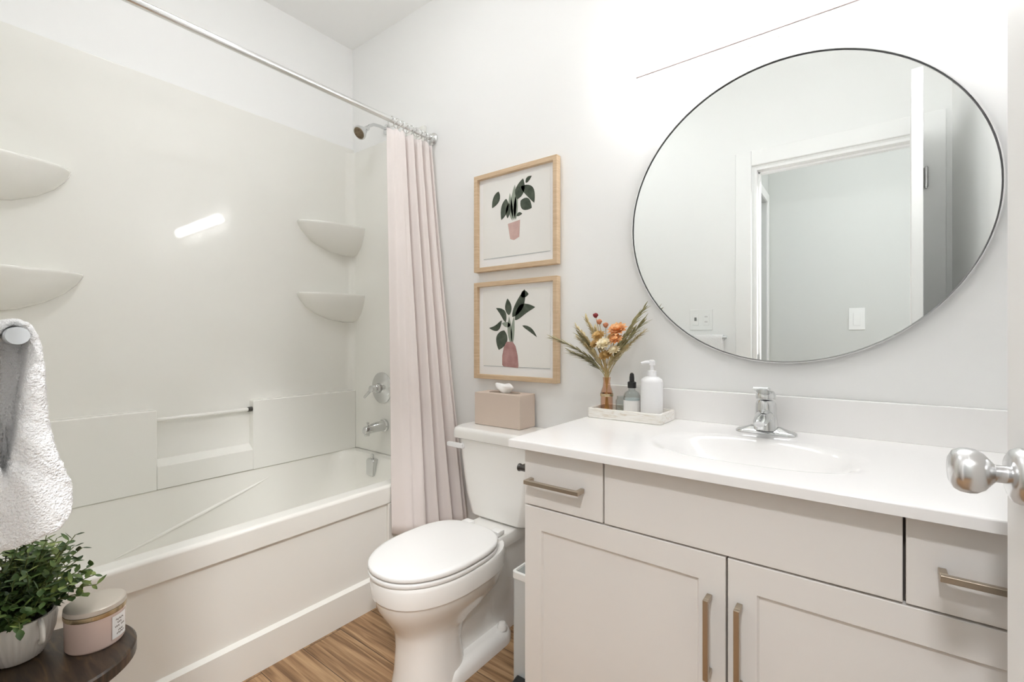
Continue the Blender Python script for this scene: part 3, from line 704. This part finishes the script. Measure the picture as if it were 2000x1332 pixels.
def upright_pot(sheet, y, xc, z0, W, Hh):
    P = lambda u_, v_: (xc + (u_ - 0.5) * W, z0 + v_ * Hh)
    lf = MB()
    for p0, p1, wd, bd in (((.30, .80), (.215, .645), .020, .05), ((.395, .71), (.335, .505), .021, .04), ((.43, .66), (.41, .51), .014, 0), ((.53, .68), (.60, .87), .024, .0), ((.575, .80), (.73, .61), .022, .14),
                           ((.63, .82), (.70, .875), .010, .1), ((.57, .66), (.70, .565), .026, .0), ((.52, .52), (.59, .53), .008, .1)):
        blade(lf, P(*p0), P(*p1), wd, y - 0.0006, bd)
    lf.build('dark_leaves', M['leaf_ink'], sheet, smooth=False)
    st = MB()
    for p0, p1, wd in (((.49, .48), (.50, .83), .016), ((.47, .48), (.44, .76), .012), ((.51, .48), (.53, .76), .012)): blade(st, P(*p0), P(*p1), wd, y - 0.0003, 0.03)
    st.build('pale_leaves', M['leaf_ink_pale'], sheet, smooth=False)
    pot = MB(); ps = [P(.415, .455), P(.565, .475), P(.555, .31), P(.49, .285), P(.445, .30)]
    pot.add([Vector((a, y - 0.0008, c)) for a, c in ps], [tuple(range(5))]); pot.build('pink_pot', M['pot_ink_pale'], sheet, smooth=False)
def round_pot(sheet, y, xc, z0, W, Hh):
    P = lambda u_, v_: (xc + (u_ - 0.5) * W, z0 + v_ * Hh)
    lf = MB()
    for p0, p1, wd, bd in (((.47, .63), (.62, .90), .022, -.06), ((.57, .84), (.665, .85), .016, .1), ((.43, .65), (.41, .82), .018, 0), ((.50, .60), (.74, .72), .024, .18), ((.39, .58), (.265, .73), .015, -.16),
                           ((.34, .60), (.175, .525), .014, .22), ((.37, .50), (.30, .30), .032, .0), ((.59, .545), (.76, .43), .009, .08)):
        blade(lf, P(*p0), P(*p1), wd, y - 0.0006, bd)
    lf.build('dark_leaves', M['leaf_ink'], sheet, smooth=False)
    st = MB()
    for p0, p1, wd in (((.455, .36), (.43, .64), .012), ((.47, .36), (.49, .64), .010), ((.45, .55), (.34, .57), .012)): blade(st, P(*p0), P(*p1), wd, y - 0.0003, 0.02)
    st.build('pale_leaves', M['leaf_ink_pale'], sheet, smooth=False)
    pot = MB(); ps = []
    for u_, v_ in ((.40, .385), (.365, .33), (.345, .24), (.345, .15), (.36, .135), (.54, .125), (.545, .15), (.535, .25), (.51, .34), (.475, .385)): ps.append(P(u_, v_))
    pot.add([Vector((a, y - 0.0008, c)) for a, c in ps], [tuple(range(len(ps)))]); pot.build('rose_pot', M['pot_ink_rose'], sheet, smooth=False)
print_thing(-1.437, -0.988, 1.450, 1.893, 'upper oak-framed print of a drooping plant in a pale pink pot', upright_pot)
print_thing(-1.437, -0.988, 0.963, 1.402, 'lower oak-framed print of a plant in a round rose pot', round_pot)

# ------------------------------------------------------------------ tray and what stands on it
tr = MB(); X0, X1, Y0, Y1 = -0.776, -0.514, 1.464, 1.604
tr.loft([rrect(X0, X1, Y0, Y1, 0.008, CT + 0.0005, 4), rrect(X0, X1, Y0, Y1, 0.008, CT + 0.034, 4), rrect(X0 + 0.010, X1 - 0.010, Y0 + 0.010, Y1 - 0.010, 0.005, CT + 0.034, 4), rrect(X0 + 0.010, X1 - 0.010, Y0 + 0.010, Y1 - 0.010, 0.005, CT + 0.010, 4)])
tag(tr.build('tray', M['tray'], bevel=0.0015), 'low pale stone tray on the left end of the counter', 'tray')
ZTY = CT + 0.0105
vase = thing('bud_vase', (-0.742, 1.548, ZTY), 'narrow rose-tinted glass bud vase with dried flowers in the tray', 'vase')
MB().lathe((-0.742, 1.548, ZTY), [(0.021, 0), (0.0225, 0.004), (0.0225, 0.06), (0.021, 0.075), (0.014, 0.094), (0.0125, 0.110), (0.0145, 0.126), (0.0135, 0.126), (0.0115, 0.110), (0.013, 0.094), (0.0195, 0.074), (0.0205, 0.008), (0.0, 0.006)], 28, cap1=False).build('glass', M['glass_rose'], vase, angle=50)
tag(MB().lathe((-0.742, 1.548, ZTY), [(0.0232, 0.058), (0.0236, 0.060), (0.0236, 0.066), (0.0230, 0.068)], 28, cap0=False, cap1=False).build('gold_band', M['gold'], vase), 'thin gold band')
jar = thing('glass_jar', (-0.692, 1.560, ZTY), 'small clear glass jar between the vase and the dropper bottle', 'jar')
MB().lathe((-0.692, 1.560, ZTY), [(0.018, 0), (0.0195, 0.004), (0.0195, 0.045), (0.015, 0.052), (0.015, 0.060), (0.0135, 0.060), (0.0135, 0.052), (0.018, 0.044), (0.018, 0.006), (0, 0.005)], 24, cap1=False).build('glass', M['glass'], jar, angle=50)
db = thing('dropper_bottle', (-0.645, 1.545, ZTY), 'clear dropper bottle with a black top in the tray', 'bottle')
c0 = (-0.645, 1.545, ZTY)
MB().lathe(c0, [(0.026, 0), (0.0285, 0.004), (0.0285, 0.068), (0.024, 0.078), (0.012, 0.086), (0.012, 0.094), (0.010, 0.094), (0.0105, 0.086), (0.023, 0.076), (0.027, 0.066), (0.027, 0.006), (0, 0.005)], 28, cap1=False).build('glass', M['glass'], db, angle=50)
MB().lathe(c0, [(0.0262, 0.006), (0.0262, 0.058), (0.0, 0.058)], 28, cap1=False).build('liquid', M['liquid'], db)
MB().lathe(c0, [(0.0288, 0.010), (0.0288, 0.052)], 28, cap0=False, cap1=False).build('paper_label', M['label'], db)
cap = MB().lathe(c0, [(0.0145, 0.094), (0.0150, 0.095), (0.0150, 0.114), (0.009, 0.117)], 24).build('collar', M['black'], db, angle=40)
MB().lathe(c0, [(0.0085, 0.116), (0.0085, 0.130), (0.007, 0.142), (0.004, 0.146), (0, 0.147)], 18, cap1=False).build('rubber_bulb', M['black'], cap, angle=50)
pb = thing('pump_bottle', (-0.574, 1.545, ZTY), 'white lotion pump bottle at the right end of the tray', 'bottle')
c0 = (-0.574, 1.545, ZTY)
MB().lathe(c0, [(0.034, 0), (0.0365, 0.004), (0.0365, 0.118), (0.034, 0.128), (0.024, 0.135), (0.014, 0.138), (0.014, 0.142), (0, 0.142)], 32, cap1=False).build('body', M['white_plastic'], pb, angle=50)
b = MB(); b.lathe(c0, [(0.0155, 0.138), (0.0155, 0.156), (0.007, 0.158), (0.005, 0.176)], 22)
p0 = Vector(c0)
b.lathe(c0, [(0.010, 0.176), (0.011, 0.178), (0.011, 0.190), (0.006, 0.194)], 18)
b.tube([p0 + Vector((0, 0, 0.186)), p0 + Vector((-0.018, -0.012, 0.186)), p0 + Vector((-0.030, -0.020, 0.182))], [0.0065, 0.0055, 0.004], 12)
b.build('pump_head', M['white_plastic'], pb, angle=45)

# ------------------------------------------------------------------ dried flowers, one stem at a time
random.seed(11)
MOUTH = Vector((-0.742, 1.548, ZTY + 0.126)); FOOT = Vector((-0.742, 1.548, ZTY + 0.012))
GRP = 'dried stems in the bud vase'
def stem_curve(tip, k, bow=0.12):
    tip = Vector(tip); a = 2.4 * k; o = Vector((0.007 * math.cos(a), 0.007 * math.sin(a), 0)); f = FOOT - o
    d = tip - MOUTH; mid = MOUTH + d * 0.45 + Vector((-d.x * bow, 0, abs(d.x) * bow * 1.2))
    pts = [f, (f + MOUTH) / 2 + o * 0.3, MOUTH + o]
    for j in range(1, 9):
        t = j / 8; pts.append((MOUTH + o) * (1 - t) ** 2 + mid * 2 * t * (1 - t) + tip * t * t)
    return pts
def new_stem(name, tip, k, label, cat, m=None, r=0.0013, upto=None):
    pts = stem_curve(tip, k)
    th = thing(name, FOOT, label, cat, GRP)
    MB().tube(pts, r, 6).build('stalk', m or M['straw'], th, angle=80)
    return th, pts
def leaflet(mb, p, d, L, wd, up=Vector((0, 0, 1))):
    d = d.normalized(); s_ = d.cross(up)
    if s_.length < 0.1: s_ = d.cross(Vector((0, 1, 0)))
    s_.normalize(); nrm_ = s_.cross(d)
    vs = []
    for t, w_ in ((0.0, 0.15), (0.25, 0.8), (0.5, 1.0), (0.78, 0.6), (1.0, 0.04)):
        c = p + d * (L * t) - nrm_ * (L * 0.12 * t * t)
        vs += [c + s_ * wd * w_ , c + nrm_ * (-wd * 0.25 * w_), c - s_ * wd * w_]
    fs = []
    for j in range(4):
        for q in range(2): fs.append((j * 3 + q, j * 3 + q + 1, j * 3 + q + 4, j * 3 + q + 3))
    mb.add(vs, fs)
def plume(th, pts, a, b_, count, L, wd, m, spread=0.5, name='leaf_spray'):
    mb = MB(); N = len(pts) - 1
    for i in range(count):
        t = a + (b_ - a) * i / max(count - 1, 1); q = t * N; j = min(int(q), N - 1); p = pts[j].lerp(pts[j + 1], q - j)
        d = (pts[j + 1] - pts[j]).normalized(); sid = d.orthogonal().normalized(); sid.rotate(__import__('mathutils').Quaternion(d, 2.4 * i + random.uniform(-.3, .3)))
        leaflet(mb, p, d + sid * spread * random.uniform(0.7, 1.2), L * random.uniform(0.75, 1.1), wd)
    mb.build(name, m, th, angle=180)
def puff(th, c, r, m, petals=3, per=11, name='flower_head', up=Vector((0, -0.5, 0.6))):
    mb = MB(); up = up.normalized(); ax = up.orthogonal().normalized()
    Q = __import__('mathutils').Quaternion
    for ri in range(petals):
        el = 0.15 + 0.9 * ri / petals
        for k in range(per - ri):
            s_ = ax.copy(); s_.rotate(Q(up, 2 * PI * k / (per - ri) + ri * 0.4))
            d = s_ * math.cos(el) + up * math.sin(el)
            leaflet(mb, Vector(c), d, r * (1 - 0.18 * ri), r * 0.26, up=up)
    bm = bmesh.new(); bmesh.ops.create_icosphere(bm, subdivisions=2, radius=r * 0.34)
    mb.bm(bm, Matrix.Translation(Vector(c) + up * r * 0.1))
    mb.build(name, m, th, angle=180)
def ball(th, c, r, m, name='bud', sq=1.0):
    mb = MB(); bm = bmesh.new(); bmesh.ops.create_icosphere(bm, subdivisions=2, radius=r)
    for v in bm.verts: v.co *= 1 + 0.12 * math.sin(40 * v.co.x / r * 0.2 + 3 * v.co.z / r); v.co.z *= sq
    mb.bm(bm, Matrix.Translation(Vector(c))); mb.build(name, m, th, angle=180)
k = 0
for nm, tip, lab in (('dried_leaf_stem', (-0.958, 1.52, 1.150), 'olive dried leaf spray reaching far left towards the lower print'),
                     ('dried_leaf_stem', (-0.895, 1.56, 1.092), 'olive dried leaf spray hanging low at the left of the vase'),
                     ('dried_leaf_stem', (-0.604, 1.55, 1.248), 'tallest olive grass plume leaning right towards the mirror'),
                     ('dried_leaf_stem', (-0.612, 1.57, 1.205), 'second olive grass plume leaning right under the tallest one'),
                     ('dried_leaf_stem', (-0.845, 1.54, 1.155), 'short olive leaf spray at upper left of the bouquet')):
    th, pts = new_stem(nm, tip, k, lab, 'dried stem', M['olive'])
    plume(th, pts, 0.38, 0.98, 44, 0.044, 0.0062, M['olive'], 0.30); k += 1
for tip, lab in (((-0.868, 1.55, 1.190), 'pale wheat ear standing furthest left in the bouquet'), ((-0.838, 1.57, 1.222), 'pale wheat ear reaching high left of the red bud'),
                 ((-0.660, 1.59, 1.185), 'pale wheat ear behind the orange flower'), ((-0.815, 1.52, 1.125), 'pale wheat ear low at front left of the bouquet'), ((-0.655, 1.52, 1.115), 'pale wheat ear low at front right of the bouquet'),
                 ((-0.625, 1.60, 1.170), 'pale wheat ear beside the right-hand olive plumes'),
                 ((-0.772, 1.50, 1.095), 'short wheat ear at the front, left of the ochre flower over the vase mouth'), ((-0.700, 1.51, 1.075), 'lowest wheat ear at the front right of the bouquet'),
                 ((-0.800, 1.57, 1.180), 'pale wheat ear under the dark red bud'), ((-0.880, 1.58, 1.150), 'pale wheat ear between the two left olive sprays')):
    th, pts = new_stem('wheat_stem', tip, k, lab, 'dried stem')
    plume(th, pts, 0.62, 0.99, 40, 0.026, 0.0046, M['wheat'], 0.45, 'ear'); k += 1
th, pts = new_stem('red_bud_stem', (-0.788, 1.55, 1.232), k, 'dark red dried bud at the top of the bouquet', 'dried flower'); ball(th, pts[-1], 0.0095, M['red']); k += 1
for tip, lab in (((-0.768, 1.54, 1.208), 'rust-coloured dried bud just right of the dark red bud'), ((-0.752, 1.56, 1.196), 'rust-coloured dried bud left of the orange flower')):
    th, pts = new_stem('rust_bud_stem', tip, k, lab, 'dried flower'); ball(th, pts[-1], 0.010, M['rust']); k += 1
for tip, r, lab in (((-0.693, 1.53, 1.180), 0.038, 'large orange dried strawflower at upper right of the bouquet'), ((-0.690, 1.51, 1.145), 0.028, 'smaller orange dried strawflower under the large one')):
    th, pts = new_stem('strawflower_stem', tip, k, lab, 'dried flower'); puff(th, pts[-1], r, M['orange']); k += 1
for tip, r, lab in (((-0.730, 1.50, 1.130), 0.032, 'cream dried flower in the middle of the bouquet'), ((-0.692, 1.50, 1.108), 0.024, 'small cream dried flower at lower right of the bouquet')):
    th, pts = new_stem('cream_flower_stem', tip, k, lab, 'dried flower'); puff(th, pts[-1], r, M['cream']); k += 1
for tip, r, lab in (((-0.762, 1.52, 1.158), 0.028, 'ochre dried flower above the cream flower'), ((-0.728, 1.51, 1.088), 0.028, 'ochre dried flower just above the vase mouth'), ((-0.782, 1.54, 1.128), 0.025, 'ochre dried flower at left of the cream flower'), ((-0.716, 1.54, 1.150), 0.026, 'ochre dried flower right of the bouquet centre')):
    th, pts = new_stem('ochre_flower_stem', tip, k, lab, 'dried flower'); puff(th, pts[-1], r, M['ochre']); k += 1

# ------------------------------------------------------------------ bin and paper holder
bi = thing('pedal_bin', (-0.845, 1.30, 0), 'slim grey pedal bin between toilet and vanity', 'bin')
bx0, bx1, by0, by1 = -0.912, -0.778, 1.205, 1.430
MB().loft([rrect(bx0, bx1, by0, by1, 0.012, z, 5) for z in (0.012, 0.372)]).build('body', M['canister'], bi, angle=50)
b = MB(); b.loft([rrect(bx0 - 0.002, bx1 + 0.002, by0 - 0.002, by1 + 0.002, 0.013, 0.370, 5), rrect(bx0 - 0.002, bx1 + 0.002, by0 - 0.002, by1 + 0.002, 0.013, 0.390, 5), rrect(bx0 + 0.006, bx1 - 0.006, by0 + 0.006, by1 - 0.006, 0.01, 0.392, 5), rrect(bx0 + 0.008, bx1 - 0.008, by0 + 0.008, by1 - 0.008, 0.01, 0.384, 5)])
b.build('rim', M['bin_rim'], bi, angle=50)
MB().loft([rrect(bx0 + 0.009, bx1 - 0.009, by0 + 0.009, by1 - 0.009, 0.01, z, 5) for z in (0.380, 0.387)]).build('lid', M['bin_lid'], bi, angle=50)
MB().loft([rrect(bx0 + 0.004, bx1 - 0.004, by0 + 0.004, by1 - 0.004, 0.01, z, 5) for z in (0.0, 0.014)]).build('base', M['black'], bi, angle=50)
b = MB(); b.loft([[Vector((x, y, z)) for x, y in ((bx0 + 0.018, by0 + 0.004), (bx1 - 0.018, by0 + 0.004), (bx1 - 0.026, by0 - 0.048), (bx0 + 0.026, by0 - 0.048))] for z in (0.040, 0.062)])
b.build('pedal', M['black'], bi, bevel=0.006)
tp = thing('paper_holder', (VX0, 1.15, 0.77), 'dark metal toilet paper holder on the side of the vanity', 'paper holder')
MB().lathe((VX0 + 0.0004, 1.150, 0.752), [(0.022, 0), (0.022, 0.006), (0.012, 0.010), (0.010, 0.075), (0.012, 0.080), (0.012, 0.084), (0, 0.085)], 20, axis='-x', cap1=False).build('post', M['darkmetal'], tp, angle=40)
MB().tube([(VX0 - 0.076, 1.150, 0.752), (VX0 - 0.076, 1.29, 0.752)], 0.0075, 12).build('arm', M['darkmetal'], tp)

# ------------------------------------------------------------------ towel bar and towel at the left edge
tbar = thing('towel_bar', (-0.9, 0.0, 1.152), 'grey metal towel bar on the near wall at the left edge', 'towel bar')
BXN, BXF, BYC, BZC = -0.690, -1.120, 0.073, 1.152
MB().tube([(BXN, BYC, BZC), (BXF, BYC, BZC)], 0.0090, 20).build('bar', M['barmetal'], tbar)
for x in (-0.735, -1.100):
    MB().tube([(x, 0.001, BZC - 0.004), (x, 0.006, BZC - 0.004), (x, 0.0061, BZC - 0.004), (x, BYC, BZC)], [0.022, 0.022, 0.008, 0.008], 16).build('bracket', M['barmetal'], tbar)
outer_p = [(.073, 1.1705), (.083, 1.168), (.091, 1.158), (.0945, 1.14), (.0965, 1.115), (.098, 1.09), (.100, 1.06), (.105, 1.035), (.111, 1.01), (.117, .99), (.120, .97), (.119, .95), (.112, .936), (.095, .928), (.07, .924), (.045, .926), (.030, .934), (.022, .95), (.0185, .98), (.020, 1.02), (.026, 1.06), (.034, 1.10), (.043, 1.135), (.053, 1.158), (.062, 1.168)]
inner_p = [(.073, 1.1625), (.079, 1.161), (.0825, 1.156), (.084, 1.146), (.083, 1.13), (.081, 1.11), (.079, 1.09), (.0775, 1.07), (.076, 1.055), (.0745, 1.04), (.073, 1.03), (.0715, 1.02), (.070, 1.012), (.0685, 1.008), (.067, 1.006), (.0655, 1.008), (.064, 1.012), (.0625, 1.02), (.061, 1.035), (.060, 1.055), (.0595, 1.08), (.060, 1.11), (.0615, 1.14), (.064, 1.156), (.068, 1.161)]
n = len(outer_p); vs = []; fs = []; NS = 26
random.seed(3)
def towel_ring(prof, x, s, isout):
    out = []
    for i, (y, z) in enumerate(prof):
        low = max(0, (1.10 - z) / 0.18)
        yy = y; zz = z
        if isout:
            yy += 0.0025 * math.sin(9 * x * 6 + i * 0.9) * low + 0.0012 * math.sin(60 * x + 2.1 * i) * low
            zz += 0.006 * low * low * math.sin(14 * x + 1.0)
        out.append(Vector((x - 0.010 * low * s + 0.003 * math.sin(i * 1.7), yy, zz)))
    return out
xs = [-0.712 - 0.36 * k / NS for k in range(NS + 1)]
O = [towel_ring(outer_p, x, 1 if k == 0 else 0, True) for k, x in enumerate(xs)]; I = [towel_ring(inner_p, x, 0, False) for x in xs]
b = MB(); b.loft(O, False, False); b.loft(I, False, False); b.loft([O[0], I[0]], False, False); b.loft([O[-1], I[-1]], False, False); b.loft([I[3]], True, False)
tow = b.build('hand_towel', M['towel'], angle=75)
bm = bmesh.new(); bm.from_mesh(tow.data); bmesh.ops.remove_doubles(bm, verts=bm.verts, dist=1e-5); bmesh.ops.recalc_face_normals(bm, faces=bm.faces); bm.to_mesh(tow.data); bm.free()
md = tow.modifiers.new('sub', 'SUBSURF'); md.levels = 3; md.render_levels = 3
tx = bpy.data.textures.new('terry', 'CLOUDS'); tx.noise_scale = 0.006; tx.noise_depth = 2
md = tow.modifiers.new('terry', 'DISPLACE'); md.texture = tx; md.strength = 0.0045; md.mid_level = 0.5; md.texture_coords = 'LOCAL'
tag(tow, 'fluffy white hand towel folded over the bar at the left edge', 'towel')

# ------------------------------------------------------------------ side table, plant, candle
TBX, TBY, TBR, TBZ = -1.100, 0.150, 0.1185, 0.600
st = thing('side_table', (TBX, TBY, 0), 'small round dark walnut side table in the lower left corner', 'side table')
MB().lathe((TBX, TBY, 0), [(TBR - 0.004, TBZ - 0.024), (TBR, TBZ - 0.020), (TBR, TBZ - 0.003), (TBR - 0.003, TBZ), (0.0, TBZ)], 56, cap1=False).build('table_top', M['walnut'], st, angle=30)
MB().lathe((TBX, TBY, 0), [(0.085, TBZ - 0.055), (0.09, TBZ - 0.0245)], 40).build('apron_ring', M['walnut_edge'], st)
for k in range(3):
    a = math.radians(15 + 120 * k); d = Vector((math.cos(a), math.sin(a), 0))
    MB().tube([Vector((TBX, TBY, TBZ - 0.03)) + d * 0.070, Vector((TBX, TBY, 0)) + d * 0.105], [0.014, 0.009], 14).build('leg', M['walnut_edge'], st)
cdl = thing('candle_jar', (-1.108, 0.214, TBZ), 'blush candle jar with a pale lid on the dark side table', 'candle')
cx, cyy = -1.108, 0.214
MB().lathe((cx, cyy, TBZ + 0.0005), [(0.039, 0), (0.0415, 0.004), (0.0425, 0.056), (0.040, 0.056)], 44).build('jar', M['blush_jar'], cdl, angle=40)
tag(MB().lathe((cx, cyy, TBZ), [(0.0432, 0.0565), (0.0436, 0.058), (0.0436, 0.064), (0.042, 0.065)], 44).build('brass_rim', M['gold'], cdl), 'brass rim')
MB().lathe((cx, cyy, TBZ), [(0.0432, 0.065), (0.0438, 0.066), (0.0430, 0.073), (0.038, 0.0755), (0, 0.076)], 44, cap1=False).build('lid', M['lid_wood'], cdl, angle=40)
lbm = MB(); A0, A1 = math.radians(20), math.radians(58)
ang = [A0 + (A1 - A0) * k / 10 for k in range(11)]
R_ = 0.0432
lbm.loft([[Vector((cx + R_ * math.cos(a), cyy + R_ * math.sin(a), TBZ + z)) for a in ang] for z in (0.011, 0.051)], False, False, closed=False)
lab = lbm.build('paper_label', M['label'], cdl, solid=0.0004)
ib = MB(); random.seed(5)
for row, (z, segs) in enumerate(((0.042, ((.2, .75),)), (0.036, ((.3, .6),)), (0.030, ((.15, .45), (.55, .85))), (0.022, ((.35, .7),)), (0.017, ((.25, .8),)))):
    for s0, s1 in segs:
        aa = [A0 + (A1 - A0) * (s0 + (s1 - s0) * q / 8) for q in range(9)]
        ib.loft([[Vector((cx + (R_ + 0.0005) * math.cos(a), cyy + (R_ + 0.0005) * math.sin(a), TBZ + z + dz + 0.0012 * math.sin(i * 2.2 + row))) for i, a in enumerate(aa)] for dz in (0, 0.0022)], False, False, closed=False)
ib.build('lettering', M['ink'], lab, smooth=False)

pl = thing('potted_plant', (-1.158, 0.122, TBZ), 'bushy green potted plant in a ribbed white pot on the side table', 'potted plant')
PX, PY = -1.158, 0.122
b = MB(); rr = []
for r, h in ((0.027, 0.0), (0.032, 0.003), (0.040, 0.018), (0.047, 0.040), (0.0495, 0.062), (0.049, 0.072), (0.0445, 0.072), (0.0445, 0.060)):
    rg = []
    for k in range(144):
        a = 2 * PI * k / 144; q = r + (0.0009 * math.cos(36 * a) if 0.003 <= h <= 0.068 else 0)
        rg.append(Vector((PX + q * math.cos(a), PY + q * math.sin(a), TBZ + 0.0005 + h)))
    rr.append(rg)
b.loft(rr); b.build('pot', M['pot'], pl, angle=70)
MB().lathe((PX, PY, TBZ), [(0.0443, 0.060), (0.0443, 0.064), (0, 0.066)], 30, cap1=False).build('soil', M['soil'], pl)
b = MB(); hp = []
for k in range(13):
    a = PI * k / 12; hp.append((PX + 0.045 + 0.022 * math.sin(a), PY + 0.022, TBZ + 0.052 + 0.018 * math.cos(a)))
b.tube(hp, 0.0038, 10); b.build('pot_handle', M['pot'], pl, angle=80)
random.seed(21); fo = MB(); stm = MB()
for i in range(150):
    az = random.uniform(0, 2 * PI); el = random.uniform(0.12, 1.5)
    L = random.uniform(0.075, 0.135) * (1.0 if el > 0.5 else 0.88)
    base = Vector((PX + random.uniform(-.02, .02), PY + random.uniform(-.02, .02), TBZ + 0.062))
    d = Vector((math.cos(az) * math.cos(el), math.sin(az) * math.cos(el), math.sin(el)))
    sxy = 1.0
    tip = base + Vector((d.x * L, d.y * L * 0.86, d.z * L + 0.012))
    tip.y = max(tip.y, 0.022)
    if tip.z < TBZ + 0.05 and (tip - Vector((PX, PY, tip.z))).length < 0.05: tip.z += 0.03
    mid = (base + tip) / 2 + Vector((0, 0, 0.022))
    pts = [base * (1 - t) ** 2 + mid * 2 * t * (1 - t) + tip * t * t for t in [q / 6 for q in range(7)]]
    stm.tube(pts, 0.0008, 5)
    for q in range(11):
        t = 0.25 + 0.75 * q / 10; p = base * (1 - t) ** 2 + mid * 2 * t * (1 - t) + tip * t * t
        dd = (tip - base).normalized(); sd = dd.orthogonal().normalized(); sd.rotate(__import__('mathutils').Quaternion(dd, q * 2.2 + i))
        leaflet(fo, p, dd * 0.6 + sd, random.uniform(0.012, 0.020), random.uniform(0.0042, 0.0062))
fo.v = [(x, max(y, 0.006), z) for x, y, z in fo.v]
fo.build('foliage', M['foliage'], pl, angle=180); stm.build('stems', M['stem'], pl, angle=180)

# ------------------------------------------------------------------ switch plates seen in the mirror
ou = thing('outlet_plate', (-0.865, 0.0, 1.27), 'white double outlet and switch plate on the wall left of the doorway', 'outlet')
MB().box(-0.938, -0.792, 0.0005, 0.006, 1.200, 1.338, 0.003).build('plate', M['plate'], ou)
s1 = MB().box(-0.918, -0.880, 0.006, 0.009, 1.232, 1.306, 0.001).build('switch', M['plate'], ou)
s2 = MB().box(-0.850, -0.812, 0.006, 0.009, 1.232, 1.306, 0.001).build('socket', M['plate'], ou)
for z in (1.250, 1.284):
    b = MB(); b.box(-0.838, -0.835, 0.0088, 0.0096, z, z + 0.010); b.box(-0.828, -0.825, 0.0088, 0.0096, z, z + 0.010); b.build('slots', M['slot'], s2)
MB().box(-0.906, -0.892, 0.0085, 0.013, 1.262, 1.285, 0.002).build('toggle', M['slot'], s1)
sw = thing('light_switch', (-0.038, HB, 1.288), 'white light switch on the hallway wall seen through the doorway', 'light switch')
MB().box(-0.088, 0.010, HB + 0.0005, HB + 0.007, 1.208, 1.372, 0.003).build('plate', M['plate'], sw)
MB().box(-0.060, -0.018, HB + 0.007, HB + 0.011, 1.240, 1.335, 0.002).build('rocker', M['plate'], sw)

# unseen ceiling lamps added to brighten the bathroom and the hallway
def fill_lamp(loc, label, strength):
    t_ = thing('fill_lamp', loc, label, 'added fill light')
    m = mat('fill_lamp_glass', (0.9, 0.9, 0.9), 0.5, emis=(0.955, 0.98, 1.0), estr=strength)
    MB().lathe(loc, [(0.165, 0.0), (0.165, -0.018), (0.15, -0.024), (0.0, -0.024)], 40, cap1=False).build('base_ring', M['trim'], t_)
    MB().lathe(loc, [(0.148, -0.024), (0.140, -0.045), (0.10, -0.068), (0.05, -0.078), (0.0, -0.080)], 40, cap1=False).build('glass_dome', m, t_, angle=60)
fill_lamp((-1.38, 0.72, ZC - 0.0005), 'added round white fill lamp over the middle of the bathroom', 13.0)
fill_lamp((-0.15, -0.62, ZC - 0.0005), 'added round white fill lamp in the hallway', 1.2)
